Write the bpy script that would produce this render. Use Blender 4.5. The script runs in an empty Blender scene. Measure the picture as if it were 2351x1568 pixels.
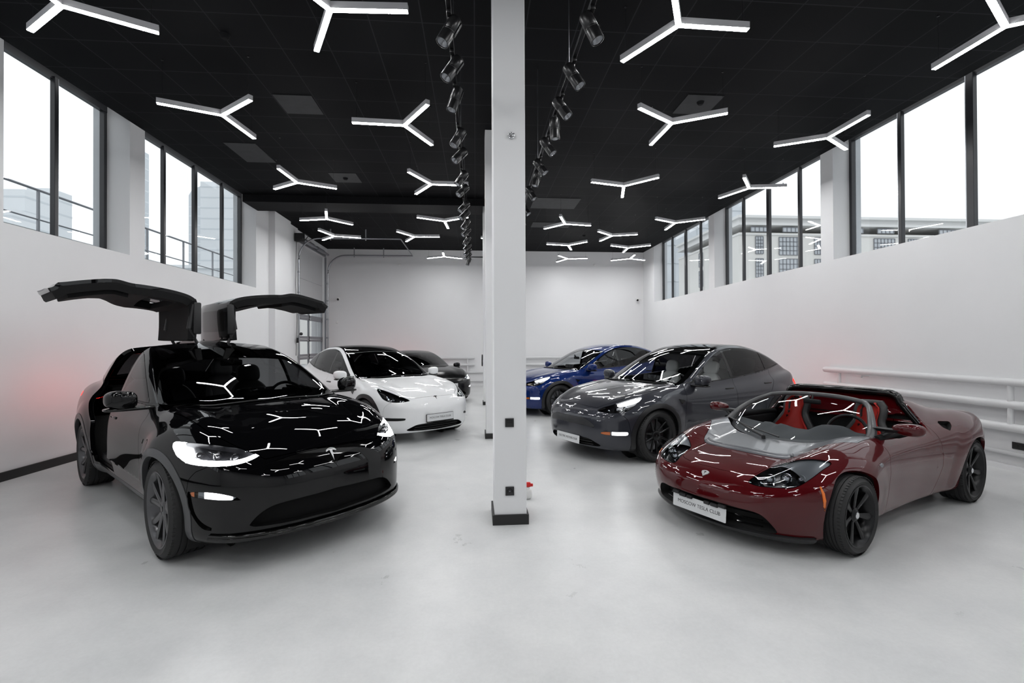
import bpy, bmesh, math
import numpy as np
from mathutils import Vector, Matrix, Euler
# ---------------------------------------------------------------- camera, sky, exposure
CAM_H = 1.62
FPX = 1067.92
Mc = [[0.9969406, -0.0780472, -0.0042421], [-0.0037370, 0.0066172, -0.9999711], [0.0780731, 0.9969277, 0.0063053]]
sc = bpy.context.scene
cam = bpy.data.objects.new('camera', bpy.data.cameras.new('camera')); bpy.context.collection.objects.link(cam)
cam.data.sensor_fit = 'HORIZONTAL'; cam.data.sensor_width = 36; cam.data.lens = 36*FPX/2351; cam.data.clip_start = .05; cam.data.clip_end = 400
from mathutils import Matrix
_r = Matrix(((Mc[0][0], -Mc[1][0], -Mc[2][0], 0), (Mc[0][1], -Mc[1][1], -Mc[2][1], 0), (Mc[0][2], -Mc[1][2], -Mc[2][2], CAM_H), (0, 0, 0, 1)))
cam.matrix_world = _r
sc.camera = cam
sc.view_settings.view_transform = 'Standard'; sc.view_settings.look = 'None'; sc.view_settings.gamma = 1; sc.view_settings.use_curve_mapping = False
sc.view_settings.exposure = 1.48
wd = bpy.data.worlds.new('overcast sky'); sc.world = wd; wd.use_nodes = True
wd.node_tree.nodes['Background'].inputs[0].default_value = (.975, .985, 1, 1); wd.node_tree.nodes['Background'].inputs[1].default_value = .50
sc.cycles.max_bounces = 10; sc.cycles.diffuse_bounces = 4; sc.cycles.glossy_bounces = 4; sc.cycles.transparent_max_bounces = 16; sc.cycles.transmission_bounces = 4
sc.cycles.caustics_reflective = False; sc.cycles.caustics_refractive = False; sc.cycles.sample_clamp_indirect = 6
sc.cycles.use_denoising = True
# ---------------------------------------------------------------- numeric surface tools
class Pc:
    """smooth monotone curve through points, tabulated"""
    def __init__(s, *pts):
        p = sorted(pts); x = np.array([a for a, b in p], float); y = np.array([b for a, b in p], float)
        h = np.diff(x); d = np.diff(y)/h; n = len(x); m = np.zeros(n)
        if n == 2: m[:] = d[0]
        else:
            for i in range(1, n-1):
                if d[i-1]*d[i] > 0:
                    w1 = 2*h[i]+h[i-1]; w2 = h[i]+2*h[i-1]; m[i] = (w1+w2)/(w1/d[i-1]+w2/d[i])
            m[0] = d[0]*1.5-m[1]*.5; m[-1] = d[-1]*1.5-m[-2]*.5
            if m[0]*d[0] < 0: m[0] = 0
            if m[-1]*d[-1] < 0: m[-1] = 0
        s.tx = np.linspace(x[0], x[-1], 1200)
        i = np.clip(np.searchsorted(x, s.tx)-1, 0, n-2); t = (s.tx-x[i])/h[i]
        s.ty = ((2*t**3-3*t**2+1)*y[i]+(t**3-2*t**2+t)*h[i]*m[i]+(-2*t**3+3*t**2)*y[i+1]+(t**3-t**2)*h[i]*m[i+1])
        # light smoothing keeps reflections free of kinks
        k = np.hanning(61); k /= k.sum(); pad = np.concatenate([2*s.ty[0]-s.ty[30:0:-1], s.ty, 2*s.ty[-1]-s.ty[-2:-32:-1]])
        s.ty = np.convolve(pad, k, 'valid')
    def __call__(s, x): return np.interp(x, s.tx, s.ty)
def smax(a, b, k):
    h = np.maximum(k-np.abs(a-b), 0)/k
    return np.maximum(a, b)+h*h*k*.25
def smin(a, b, k): return -smax(-a, -b, k)
def sstep(a, b, x):
    t = np.clip((x-a)/(b-a), 0, 1); return t*t*(3-2*t)
def bump(x, c, w):
    t = np.clip(1-((x-c)/w)**2, 0, 1); return t*t
def grad(F, P, e=7e-3):
    g = np.stack([F(P+np.eye(3)[i]*e)-F(P-np.eye(3)[i]*e) for i in range(3)], 1)
    return g/np.maximum(np.linalg.norm(g, axis=1, keepdims=True), 1e-9)
class Surf:
    def __init__(s, V, Q, N): s.V, s.Q, s.N = V, Q, N
    def copy(s): return Surf(s.V.copy(), s.Q.copy(), s.N.copy())
    def compact(s):
        u, inv = np.unique(s.Q, return_inverse=True)
        return Surf(s.V[u], inv.reshape(-1, 4), s.N[u])
def shell(F, xf, xr, zo, na=240, nb=120, rmax=3.2, cap=60):
    """half body (y >= 0): rays from a spine meet the implicit surface F = 0"""
    a = []
    for i in range(cap): a.append((xf, i/cap*math.pi/2))
    nm = na-2*cap
    for i in range(nm+1): a.append((xf+(xr-xf)*i/nm, math.pi/2))
    for i in range(1, cap+1): a.append((xr, math.pi/2+i/cap*math.pi/2))
    a = np.array(a); ps = np.linspace(-math.pi/2, math.pi/2, nb+1)
    ps = ps+.16*np.sin(2*ps)*0
    A, Pp = np.meshgrid(np.arange(len(a)), ps, indexing='ij')
    ox = a[A, 0]; ph = a[A, 1]
    D = np.stack([np.cos(Pp)*np.cos(ph), np.cos(Pp)*np.sin(ph), np.sin(Pp)], -1).reshape(-1, 3)
    O = np.stack([ox, ox*0, ox*0+zo], -1).reshape(-1, 3)
    def root(O, D):
        lo = np.zeros(len(O)); hi = np.full(len(O), rmax); step = rmax/64; done = np.zeros(len(O), bool)
        for k in range(64):
            t = np.full(len(O), step*(k+1)); v = F(O+D*t[:, None]); new = (v > 0) & ~done
            lo[new] = step*k; hi[new] = t[new]; done |= new
        for _ in range(22):
            m = (lo+hi)/2; v = F(O+D*m[:, None]) > 0
            hi = np.where(v, m, hi); lo = np.where(v, lo, m)
        return (lo+hi)/2
    r = root(O, D); P = (O+D*r[:, None]).reshape(len(a), nb+1, 3)
    # re-space every section by arc length so that the grid is even
    seg = np.linalg.norm(np.diff(P, axis=1), axis=2); L = np.concatenate([np.zeros((len(a), 1)), np.cumsum(seg, 1)], 1)
    L /= L[:, -1:]; tgt = np.linspace(0, 1, nb+1)
    psn = np.stack([np.interp(tgt, L[i], ps) for i in range(len(a))])
    mixw = np.sin(np.clip(a[:, 1], 0, math.pi)); psn = .8*psn+.2*ps
    D = np.stack([np.cos(psn)*np.cos(ph), np.cos(psn)*np.sin(ph), np.sin(psn)], -1).reshape(-1, 3)
    r = root(O, D); V = O+D*r[:, None]
    V[:, 1] = np.maximum(V[:, 1], 0)
    n0, n1 = len(a), nb+1; I = np.arange(n0*n1).reshape(n0, n1)
    Q = np.stack([I[:-1, :-1], I[1:, :-1], I[1:, 1:], I[:-1, 1:]], -1).reshape(-1, 4)
    V[I[:, 0], 1] = 0; V[I[:, -1], 1] = 0; V[I[0], 1] = 0; V[I[-1], 1] = 0
    return Surf(V, Q[:, ::-1], grad(F, V))
def clip(S, f):
    """keep the part of S where f(V, N) >= 0; the border follows f = 0"""
    if len(S.Q) == 0: return S
    val = f(S.V, S.N); q = val[S.Q]; inside = (q >= 0).all(1); cross = ~inside & (q > 0).any(1)
    keep = S.Q[inside]; V = [S.V]; N = [S.N]; n = len(S.V); cache = {}; out = []; nv = []; nn = []
    for face in S.Q[cross]:
        poly = []
        ids = [face[0]]+[face[i] for i in (1, 2, 3) if face[i] != face[i-1]]
        if ids[-1] == ids[0] and len(ids) > 1: ids.pop()
        m = len(ids)
        for i in range(m):
            a, b = ids[i], ids[(i+1) % m]; va, vb = val[a], val[b]
            if va >= 0: poly.append(a)
            if (va >= 0) != (vb >= 0):
                key = (a, b) if a < b else (b, a); k = cache.get(key)
                if k is None:
                    t = va/(va-vb); k = n+len(nv); cache[key] = k
                    nv.append(S.V[a]*(1-t)+S.V[b]*t); x = S.N[a]*(1-t)+S.N[b]*t; nn.append(x)
                poly.append(k)
        m = len(poly)
        if m < 3: continue
        if m == 3: out.append((poly[0], poly[1], poly[2], poly[2]))
        elif m == 4: out.append(tuple(poly))
        else: out.append((poly[0], poly[1], poly[2], poly[3])); out.append((poly[0], poly[3], poly[4], poly[4] if m == 5 else poly[5]))
    if nv: V.append(np.array(nv)); N.append(np.array(nn))
    Q = np.concatenate([keep, np.array(out, int).reshape(-1, 4)]) if out else keep
    N = np.concatenate(N); N /= np.maximum(np.linalg.norm(N, axis=1, keepdims=True), 1e-9)
    return Surf(np.concatenate(V), Q, N).compact() if len(Q) else Surf(np.zeros((0, 3)), np.zeros((0, 4), int), np.zeros((0, 3)))
def split(S, f, gap=.002):
    return clip(S, lambda V, N: f(V, N)-gap), clip(S, lambda V, N: -f(V, N)-gap)
def sdpoly(pts):
    """signed distance to a closed 2D polygon, positive inside"""
    P = np.array(pts, float)
    def g(x, y):
        d = np.full(x.shape, 1e9); ins = np.zeros(x.shape, bool); n = len(P)
        for i in range(n):
            a, b = P[i], P[(i+1) % n]; e = b-a; wx, wy = x-a[0], y-a[1]
            t = np.clip((wx*e[0]+wy*e[1])/(e@e+1e-12), 0, 1)
            d = np.minimum(d, np.hypot(wx-e[0]*t, wy-e[1]*t))
            c = ((a[1] > y) != (b[1] > y)) & (x < (b[0]-a[0])*(y-a[1])/((b[1]-a[1])+1e-15)+a[0]); ins ^= c
        return np.where(ins, d, -d)
    return g
def smoothpoly(pts, n=8, closed=True):
    """Catmull-Rom rounding of a polygon"""
    P = np.array(pts, float); m = len(P); out = []
    rng = range(m) if closed else range(m-1)
    for i in rng:
        if closed: p0, p1, p2, p3 = P[(i-1) % m], P[i], P[(i+1) % m], P[(i+2) % m]
        else: p0, p1, p2, p3 = P[max(i-1, 0)], P[i], P[i+1], P[min(i+2, m-1)]
        for k in range(n):
            t = k/n; out.append(.5*((2*p1)+(-p0+p2)*t+(2*p0-5*p1+4*p2-p3)*t*t+(-p0+3*p1-3*p2+p3)*t**3))
    if not closed: out.append(P[-1])
    return [tuple(o) for o in out]
def push(S, d): return Surf(S.V+S.N*d, S.Q, S.N)
def border(S):
    E = np.concatenate([S.Q[:, [0, 1]], S.Q[:, [1, 2]], S.Q[:, [2, 3]], S.Q[:, [3, 0]]]); E = E[E[:, 0] != E[:, 1]]
    k = np.sort(E, 1); u, idx, c = np.unique(k, axis=0, return_index=True, return_counts=True)
    return E[idx[c == 1]]
def flange(S, depth, mid=True):
    """turn the open border inwards so that the panel has an edge"""
    if len(S.Q) == 0: return S
    B = border(S)
    if mid: B = B[~((np.abs(S.V[B[:, 0], 1]) < 1e-4) & (np.abs(S.V[B[:, 1], 1]) < 1e-4))]
    if len(B) == 0: return S
    u, inv = np.unique(B, return_inverse=True); inv = inv.reshape(-1, 2); n = len(S.V); m = len(u)
    # outward-pointing rim normal from border edge x surface normal
    e = S.V[B[:, 1]]-S.V[B[:, 0]]; fn = np.cross(e, S.N[B[:, 0]]); rn = np.zeros((m, 3))
    np.add.at(rn, inv[:, 0], fn); np.add.at(rn, inv[:, 1], fn); rn /= np.maximum(np.linalg.norm(rn, axis=1, keepdims=True), 1e-9)
    V = np.concatenate([S.V, S.V[u], S.V[u]-S.N[u]*depth]); N = np.concatenate([S.N, rn, rn])
    Q = np.stack([n+inv[:, 1], n+inv[:, 0], n+m+inv[:, 0], n+m+inv[:, 1]], 1)
    return Surf(V, np.concatenate([S.Q, Q]), N)
def solid(S, t):
    """closed slab of thickness t behind S"""
    a = flange(S, t, False); n = len(a.V)
    return Surf(np.concatenate([a.V, S.V-S.N*t]), np.concatenate([a.Q, S.Q[:, ::-1]+n]), np.concatenate([a.N, -S.N]))
def mir(S):
    m = np.array([1, -1, 1]); return Surf(S.V*m, S.Q[:, ::-1], S.N*m)
def join(*L):
    L = [s for s in L if len(s.V)]
    o = np.cumsum([0]+[len(s.V) for s in L[:-1]])
    return Surf(np.concatenate([s.V for s in L]), np.concatenate([s.Q+k for s, k in zip(L, o)]), np.concatenate([s.N for s in L]))
def sides(S):
    if len(S.V) == 0: return S
    m = mir(S); n = len(S.V); idx = np.arange(n)+n; c = np.abs(S.V[:, 1]) < 1e-5; idx[c] = np.nonzero(c)[0]
    return Surf(np.concatenate([S.V, m.V]), np.concatenate([S.Q, idx[m.Q]]), np.concatenate([S.N, m.N])).compact()
def biggest(S):
    """drop stray slivers: keep the connected piece with the most faces"""
    if len(S.Q) == 0: return S
    lab = np.arange(len(S.V)); 
    for _ in range(2000):
        m = lab[S.Q].min(1); new = lab.copy()
        for k in range(4): np.minimum.at(new, S.Q[:, k], m)
        new = new[new]
        if (new == lab).all(): break
        lab = new
    f = lab[S.Q[:, 0]]; u, c = np.unique(f, return_counts=True); return Surf(S.V, S.Q[f == u[np.argmax(c)]], S.N).compact()
def ring(cx, cz, R, V): return np.hypot(V[:, 0]-cx, V[:, 2]-cz)-R
# ---------------------------------------------------------------- body shapes (car frame: x forward, y left, z up)
class Body:
    def __init__(s, **k): s.__dict__.update(k)
    def parts(s, P):
        x, y, z = P[:, 0], np.abs(P[:, 1]), P[:, 2]
        W = s.W(x)+s.prof(z)
        for cx, R, a in s.arch:                      # flared wheel arches
            d = np.hypot(x-cx, z-s.hub); W = W+a*bump(d, R+.02, .20)
        side = y-W
        T = s.T(x)-s.crown(x)*(y/.9)**2+s.fend*bump(y, s.fy, .26)*s.fendx(x)
        top = (z-T)/np.sqrt(1+s.slopeT(x)**2)
        front = (x-(s.nx(z)-s.sw(y)-s.pull(y)*0))*.9
        rear = (-x-(s.rx(z)-s.sr(y)))*.95
        bot = s.bz(x)-z
        return side, top, front, rear, bot
    def body(s, P):
        side, top, front, rear, bot = s.parts(P)
        b = smax(side, top, s.kst); b = smax(b, front, s.kf); b = smax(b, rear, .14); return smax(b, bot, .05)
    def gh(s, P):
        x, y, z = P[:, 0], np.abs(P[:, 1]), P[:, 2]
        xs = x+s.gk(x)*y*y
        top = (z-(s.C(xs)-s.gc*y*y))/np.sqrt(1+s.slopeC(xs)**2)
        side = (y-(s.YG(x)-s.tum(z)))*.96
        return top, side, xs
    def F(s, P):
        t, sd, xs = s.gh(P); g = smax(t, sd, s.kg)
        g = np.maximum(np.maximum(g, .5-P[:, 2]), np.maximum(P[:, 0]-s.gx0, s.gx1-P[:, 0]))
        return smin(s.body(P), g, s.kb)
def slope(c):
    def g(x): return (c(x+.01)-c(x-.01))/.02
    return g
def model_y():
    T = Pc((2.5, .62), (2.33, .70), (2.22, .765), (2.05, .835), (1.8, .905), (1.5, .965), (1.2, 1.01), (.9, 1.035), (.3, 1.0), (-.5, 1.03), (-1.3, 1.08), (-1.8, 1.12), (-2.15, 1.14), (-2.4, 1.12), (-2.6, 1.08))
    C = Pc((1.9, .62), (1.5, .82), (1.1, 1.03), (.8, 1.185), (.5, 1.335), (.2, 1.465), (-.05, 1.545), (-.3, 1.597), (-.6, 1.622), (-.95, 1.612), (-1.3, 1.56), (-1.65, 1.463), (-1.95, 1.345), (-2.2, 1.225), (-2.42, 1.09), (-2.7, .9))
    return Body(wb=2.89, arch=[(1.445, .385, .030), (-1.445, .385, .030)], hub=.355,
        W=Pc((2.5, .80), (2.2, .865), (1.85, .905), (1.445, .915), (1.0, .905), (0, .915), (-.8, .92), (-1.445, .925), (-2.0, .90), (-2.5, .82)),
        prof=Pc((0, -.16), (.17, -.12), (.25, -.06), (.36, -.028), (.5, -.005), (.62, .006), (.74, .004), (.86, -.010), (.96, -.045), (1.06, -.09), (1.3, -.2), (1.8, -.5)),
        T=T, slopeT=slope(T), crown=Pc((2.6, .10), (1.6, .07), (.9, .045), (0, .01), (-3, .01)), fend=.028, fy=.66,
        fendx=Pc((2.4, 0), (2.1, .5), (1.6, 1), (1.1, .8), (.6, 0)),
        nx=Pc((0, 2.10), (.15, 2.20), (.22, 2.265), (.30, 2.30), (.45, 2.315), (.58, 2.312), (.68, 2.285), (.75, 2.22), (.85, 2.1), (1.2, 1.6)),
        sw=Pc((0, 0), (.25, .015), (.45, .06), (.6, .13), (.72, .23), (.82, .37), (.9, .56), (1.0, .85), (1.3, 1.6)), pull=Pc((0, 0), (2, 0)),
        rx=Pc((0, 2.15), (.2, 2.33), (.4, 2.42), (.6, 2.435), (.8, 2.40), (1.0, 2.36), (1.15, 2.37), (1.4, 2.3)), sr=Pc((0, 0), (.4, .03), (.65, .12), (.8, .25), (.92, .5), (1.3, 1.2)),
        bz=Pc((2.6, .20), (1.9, .17), (1.4, .16), (0, .175), (-1.6, .18), (-2.6, .26)),
        kst=.14, kf=.16, gk=Pc((2, .30), (.7, .30), (.1, .24), (-.5, 0), (-1.2, -.12), (-2.5, -.25)), gc=.10, C=C, slopeC=slope(C),
        YG=Pc((1.9, .70), (1.1, .775), (.5, .825), (0, .84), (-.8, .835), (-1.4, .79), (-1.9, .715), (-2.3, .65), (-2.6, .6)),
        tum=Pc((.4, -.10), (1.0, 0), (1.2, .065), (1.4, .155), (1.55, .24), (1.8, .42)), kg=.08, kb=.045, xf=1.35, xr=-1.6, zo=.62, gx0=1.5, gx1=-2.42)
def model_x():
    T = Pc((2.7, .62), (2.42, .75), (2.30, .83), (2.1, .93), (1.85, 1.005), (1.5, 1.075), (1.2, 1.105), (.9, 1.11), (.3, 1.07), (-.5, 1.09), (-1.3, 1.13), (-1.9, 1.17), (-2.3, 1.17), (-2.7, 1.12))
    C = Pc((2.2, .62), (1.8, .82), (1.4, 1.03), (1.1, 1.18), (.8, 1.32), (.5, 1.445), (.2, 1.55), (-.1, 1.625), (-.4, 1.67), (-.7, 1.684), (-1.1, 1.67), (-1.5, 1.61), (-1.85, 1.50), (-2.15, 1.37), (-2.4, 1.24), (-2.6, 1.10), (-2.9, .9))
    return Body(wb=2.965, arch=[(1.4825, .41, .030), (-1.4825, .41, .030)], hub=.37,
        W=Pc((2.6, .84), (2.3, .90), (1.9, .945), (1.4825, .955), (1.0, .94), (0, .945), (-.8, .955), (-1.4825, .965), (-2.1, .94), (-2.6, .86)),
        prof=Pc((0, -.18), (.2, -.12), (.30, -.055), (.42, -.028), (.56, -.006), (.70, .008), (.82, .006), (.94, -.012), (1.04, -.05), (1.14, -.10), (1.4, -.22), (1.9, -.5)),
        T=T, slopeT=slope(T), crown=Pc((2.6, .11), (1.7, .10), (.9, .06), (0, .01), (-3, .01)), fend=.035, fy=.70,
        fendx=Pc((2.5, 0), (2.1, .6), (1.6, 1), (1.1, .8), (.6, 0)),
        nx=Pc((0, 2.2), (.17, 2.30), (.24, 2.365), (.32, 2.385), (.45, 2.385), (.60, 2.38), (.72, 2.36), (.82, 2.30), (.92, 2.18), (1.3, 1.6)),
        sw=Pc((0, 0), (.25, .012), (.45, .05), (.6, .11), (.74, .21), (.84, .34), (.93, .55), (1.03, .85), (1.3, 1.6)), pull=Pc((0, 0), (2, 0)),
        rx=Pc((0, 2.3), (.25, 2.5), (.45, 2.60), (.65, 2.61), (.85, 2.58), (1.05, 2.53), (1.2, 2.52), (1.4, 2.45)), sr=Pc((0, 0), (.4, .03), (.7, .13), (.85, .27), (.97, .5), (1.3, 1.2)),
        bz=Pc((2.7, .21), (1.9, .19), (1.4, .19), (0, .20), (-1.6, .21), (-2.7, .30)),
        kst=.15, kf=.18, gk=Pc((2, .34), (.9, .34), (.2, .26), (-.5, 0), (-1.2, -.12), (-2.5, -.25)), gc=.11, C=C, slopeC=slope(C),
        YG=Pc((1.9, .74), (1.3, .81), (.6, .86), (0, .875), (-.8, .87), (-1.5, .82), (-2.0, .75), (-2.4, .68), (-2.7, .6)),
        tum=Pc((.4, -.10), (1.06, 0), (1.25, .06), (1.45, .145), (1.6, .235), (1.85, .42)), kg=.085, kb=.05, xf=1.4, xr=-1.7, zo=.66, gx0=1.8, gx1=-2.6)
def roadster():
    T = Pc((2.2, .40), (1.97, .475), (1.88, .53), (1.7, .585), (1.45, .63), (1.2, .665), (.95, .705), (.75, .745), (.55, .775), (.2, .79), (-.2, .80), (-.6, .835), (-.9, .855), (-1.3, .86), (-1.6, .85), (-1.9, .835), (-2.2, .80))
    C = Pc((1, 1.3), (0, 1.17), (-.35, 1.12), (-.55, 1.09), (-.8, 1.03), (-1.1, .96), (-1.4, .885), (-1.8, .80), (-2.3, .6))
    b = Body(wb=2.352, arch=[(1.176, .335, .012), (-1.176, .345, .014)], hub=.31,
        W=Pc((2.1, .80), (1.8, .865), (1.5, .895), (1.176, .90), (.8, .872), (.4, .852), (0, .848), (-.4, .862), (-.8, .895), (-1.176, .915), (-1.6, .895), (-2.1, .82)),
        prof=Pc((0, -.16), (.12, -.10), (.2, -.06), (.32, -.03), (.45, -.008), (.56, .002), (.66, -.004), (.75, -.03), (.85, -.08), (1.2, -.3), (1.8, -.6)),
        T=T, slopeT=slope(T), crown=Pc((2.2, .10), (1.7, .05), (1.2, .02), (.6, .0), (-3, .0)), fend=.085, fy=.62,
        fendx=Pc((2.0, 0), (1.75, .45), (1.35, 1), (1.1, 1.03), (.8, .75), (.45, .25), (.1, 0), (-.5, .05), (-.9, .45), (-1.2, .6), (-1.6, .35), (-2, 0)),
        nx=Pc((0, 1.74), (.10, 1.82), (.16, 1.86), (.25, 1.90), (.36, 1.922), (.44, 1.92), (.52, 1.88), (.60, 1.77), (.75, 1.5), (1.2, .9)),
        sw=Pc((0, 0), (.2, .015), (.4, .065), (.55, .135), (.68, .24), (.78, .38), (.86, .56), (.95, .9), (1.2, 1.6)), pull=Pc((0, 0), (2, 0)),
        rx=Pc((0, 1.7), (.2, 1.86), (.4, 1.93), (.6, 1.95), (.75, 1.965), (.85, 1.96), (1.2, 1.8)), sr=Pc((0, 0), (.4, .03), (.65, .12), (.8, .25), (.92, .5), (1.3, 1.2)),
        bz=Pc((2.2, .12), (1.7, .12), (1.1, .14), (0, .15), (-1.2, .16), (-2.2, .24)),
        kst=.13, kf=.17, gk=Pc((2, 0), (-3, 0.001)), gc=.10, C=C, slopeC=slope(C),
        YG=Pc((1, .70), (0, .74), (-.5, .745), (-.9, .72), (-1.3, .66), (-2, .55)),
        tum=Pc((.4, -.06), (.8, 0), (.95, .09), (1.08, .20), (1.3, .40)), kg=.09, kb=.07, xf=1.05, xr=-1.15, zo=.50, gx0=-.42, gx1=-1.8)
    base = b.gh
    def gh(P):
        x, y, z = P[:, 0], np.abs(P[:, 1]), P[:, 2]
        top, side, xs = base(P)
        dip = .20*bump(y, 0, .56)*sstep(-.42, -.75, x)
        return top+dip*.9, side, xs
    b.gh = gh
    return b
def sedan():
    T = Pc((2.7, .60), (2.42, .70), (2.30, .765), (2.1, .84), (1.85, .90), (1.5, .955), (1.2, .975), (.9, .98), (.3, .95), (-.5, .97), (-1.3, 1.0), (-1.9, 1.05), (-2.3, 1.06), (-2.7, 1.0))
    C = Pc((1.9, .60), (1.5, .79), (1.2, .92), (.9, 1.06), (.6, 1.19), (.3, 1.305), (0, 1.39), (-.3, 1.435), (-.6, 1.445), (-1.0, 1.42), (-1.4, 1.34), (-1.8, 1.22), (-2.1, 1.11), (-2.5, .95), (-2.8, .8))
    return Body(wb=2.96, arch=[(1.48, .385, .025), (-1.48, .385, .025)], hub=.345,
        W=Pc((2.6, .84), (2.3, .88), (1.9, .925), (1.48, .935), (1.0, .925), (0, .925), (-.8, .935), (-1.48, .945), (-2.1, .92), (-2.6, .84)),
        prof=Pc((0, -.18), (.14, -.12), (.22, -.055), (.34, -.028), (.48, -.006), (.60, .006), (.72, .004), (.84, -.012), (.94, -.05), (1.04, -.10), (1.3, -.22), (1.9, -.5)),
        T=T, slopeT=slope(T), crown=Pc((2.6, .11), (1.7, .09), (.9, .05), (0, .01), (-3, .01)), fend=.035, fy=.68,
        fendx=Pc((2.5, 0), (2.1, .6), (1.6, 1), (1.1, .8), (.6, 0)),
        nx=Pc((0, 2.2), (.13, 2.30), (.20, 2.365), (.28, 2.385), (.40, 2.385), (.52, 2.375), (.64, 2.34), (.74, 2.26), (.84, 2.1), (1.2, 1.5)),
        sw=Pc((0, 0), (.25, .012), (.45, .05), (.6, .11), (.74, .21), (.84, .34), (.93, .55), (1.03, .85), (1.3, 1.6)), pull=Pc((0, 0), (2, 0)),
        rx=Pc((0, 2.3), (.25, 2.45), (.45, 2.54), (.65, 2.55), (.85, 2.53), (1.05, 2.50), (1.4, 2.4)), sr=Pc((0, 0), (.4, .03), (.7, .13), (.85, .27), (.97, .5), (1.3, 1.2)),
        bz=Pc((2.7, .16), (1.4, .14), (0, .15), (-1.6, .16), (-2.7, .26)),
        kst=.14, kf=.17, gk=Pc((2, .42), (.9, .42), (.2, .30), (-.5, 0), (-1.2, -.12), (-2.5, -.25)), gc=.10, C=C, slopeC=slope(C),
        YG=Pc((1.9, .72), (1.3, .78), (.6, .825), (0, .835), (-.8, .82), (-1.5, .76), (-2.0, .69), (-2.6, .6)),
        tum=Pc((.4, -.10), (.95, 0), (1.1, .06), (1.25, .14), (1.38, .23), (1.6, .42)), kg=.10, kb=.045, xf=1.35, xr=-1.6, zo=.60, gx0=1.5, gx1=-2.5)
# ---------------------------------------------------------------- bpy helpers
COL = bpy.context.collection
def srgb(r, g, b):
    f = lambda c: ((c/255+.055)/1.055)**2.4 if c > 10 else c/255/12.92
    return (f(r), f(g), f(b))
def nodes(name):
    m = bpy.data.materials.new(name); m.use_nodes = True; nt = m.node_tree; nt.nodes.clear()
    return m, nt, nt.nodes.new('ShaderNodeOutputMaterial')
def pbr(name, col, rough=.5, metal=0., coat=0., spec=.5, noise=0., nscale=40., bump=0., bscale=200., coatr=.0):
    m, nt, out = nodes(name); b = nt.nodes.new('ShaderNodeBsdfPrincipled'); nt.links.new(b.outputs[0], out.inputs[0])
    b.inputs['Base Color'].default_value = (*col, 1); b.inputs['Roughness'].default_value = rough; b.inputs['Metallic'].default_value = metal
    b.inputs['Coat Weight'].default_value = coat; b.inputs['Coat Roughness'].default_value = coatr; b.inputs['Specular IOR Level'].default_value = spec
    tc = nt.nodes.new('ShaderNodeTexCoord')
    if noise:
        n = nt.nodes.new('ShaderNodeTexNoise'); n.inputs['Scale'].default_value = nscale; n.inputs['Detail'].default_value = 4
        nt.links.new(tc.outputs['Object'], n.inputs['Vector']); mx = nt.nodes.new('ShaderNodeMix'); mx.data_type = 'RGBA'
        mx.inputs[6].default_value = (*[c*(1-noise) for c in col], 1); mx.inputs[7].default_value = (*[min(1, c*(1+noise)) for c in col], 1)
        nt.links.new(n.outputs['Fac'], mx.inputs[0]); nt.links.new(mx.outputs[2], b.inputs['Base Color'])
    if bump:
        n = nt.nodes.new('ShaderNodeTexNoise'); n.inputs['Scale'].default_value = bscale; nt.links.new(tc.outputs['Object'], n.inputs['Vector'])
        bp = nt.nodes.new('ShaderNodeBump'); bp.inputs['Strength'].default_value = bump; bp.inputs['Distance'].default_value = .002
        nt.links.new(n.outputs['Fac'], bp.inputs['Height']); nt.links.new(bp.outputs[0], b.inputs['Normal'])
    return m
def glass(name, tint, ior=1.5, rough=0.):
    """thin pane: clear tint plus mirror reflection that grows at grazing angles (same from both sides)"""
    m, nt, out = nodes(name); f0 = ((ior-1)/(ior+1))**2; L = nt.links.new
    geo = nt.nodes.new('ShaderNodeNewGeometry'); d = nt.nodes.new('ShaderNodeVectorMath'); d.operation = 'DOT_PRODUCT'; L(geo.outputs['Normal'], d.inputs[0]); L(geo.outputs['Incoming'], d.inputs[1])
    def mt(op, a, b=None, v=None):
        n = nt.nodes.new('ShaderNodeMath'); n.operation = op; n.use_clamp = op in ('SUBTRACT',)
        for i, q in enumerate((a, b)):
            if q is None: continue
            if isinstance(q, (int, float)): n.inputs[i].default_value = q
            else: L(q, n.inputs[i])
        return n.outputs[0]
    c = mt('ABSOLUTE', d.outputs['Value']); c = mt('SUBTRACT', 1., c); c = mt('POWER', c, 5.); c = mt('MULTIPLY', c, 1-f0); c = mt('ADD', c, f0)
    t = nt.nodes.new('ShaderNodeBsdfTransparent'); t.inputs[0].default_value = (*tint, 1)
    g = nt.nodes.new('ShaderNodeBsdfGlossy'); g.inputs['Roughness'].default_value = rough
    mx = nt.nodes.new('ShaderNodeMixShader'); L(c, mx.inputs[0]); L(t.outputs[0], mx.inputs[1]); L(g.outputs[0], mx.inputs[2])
    L(mx.outputs[0], out.inputs[0]); return m
def glow(name, col, st):
    m, nt, out = nodes(name); e = nt.nodes.new('ShaderNodeEmission'); e.inputs[0].default_value = (*col, 1); e.inputs[1].default_value = st
    nt.links.new(e.outputs[0], out.inputs[0]); return m
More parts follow.
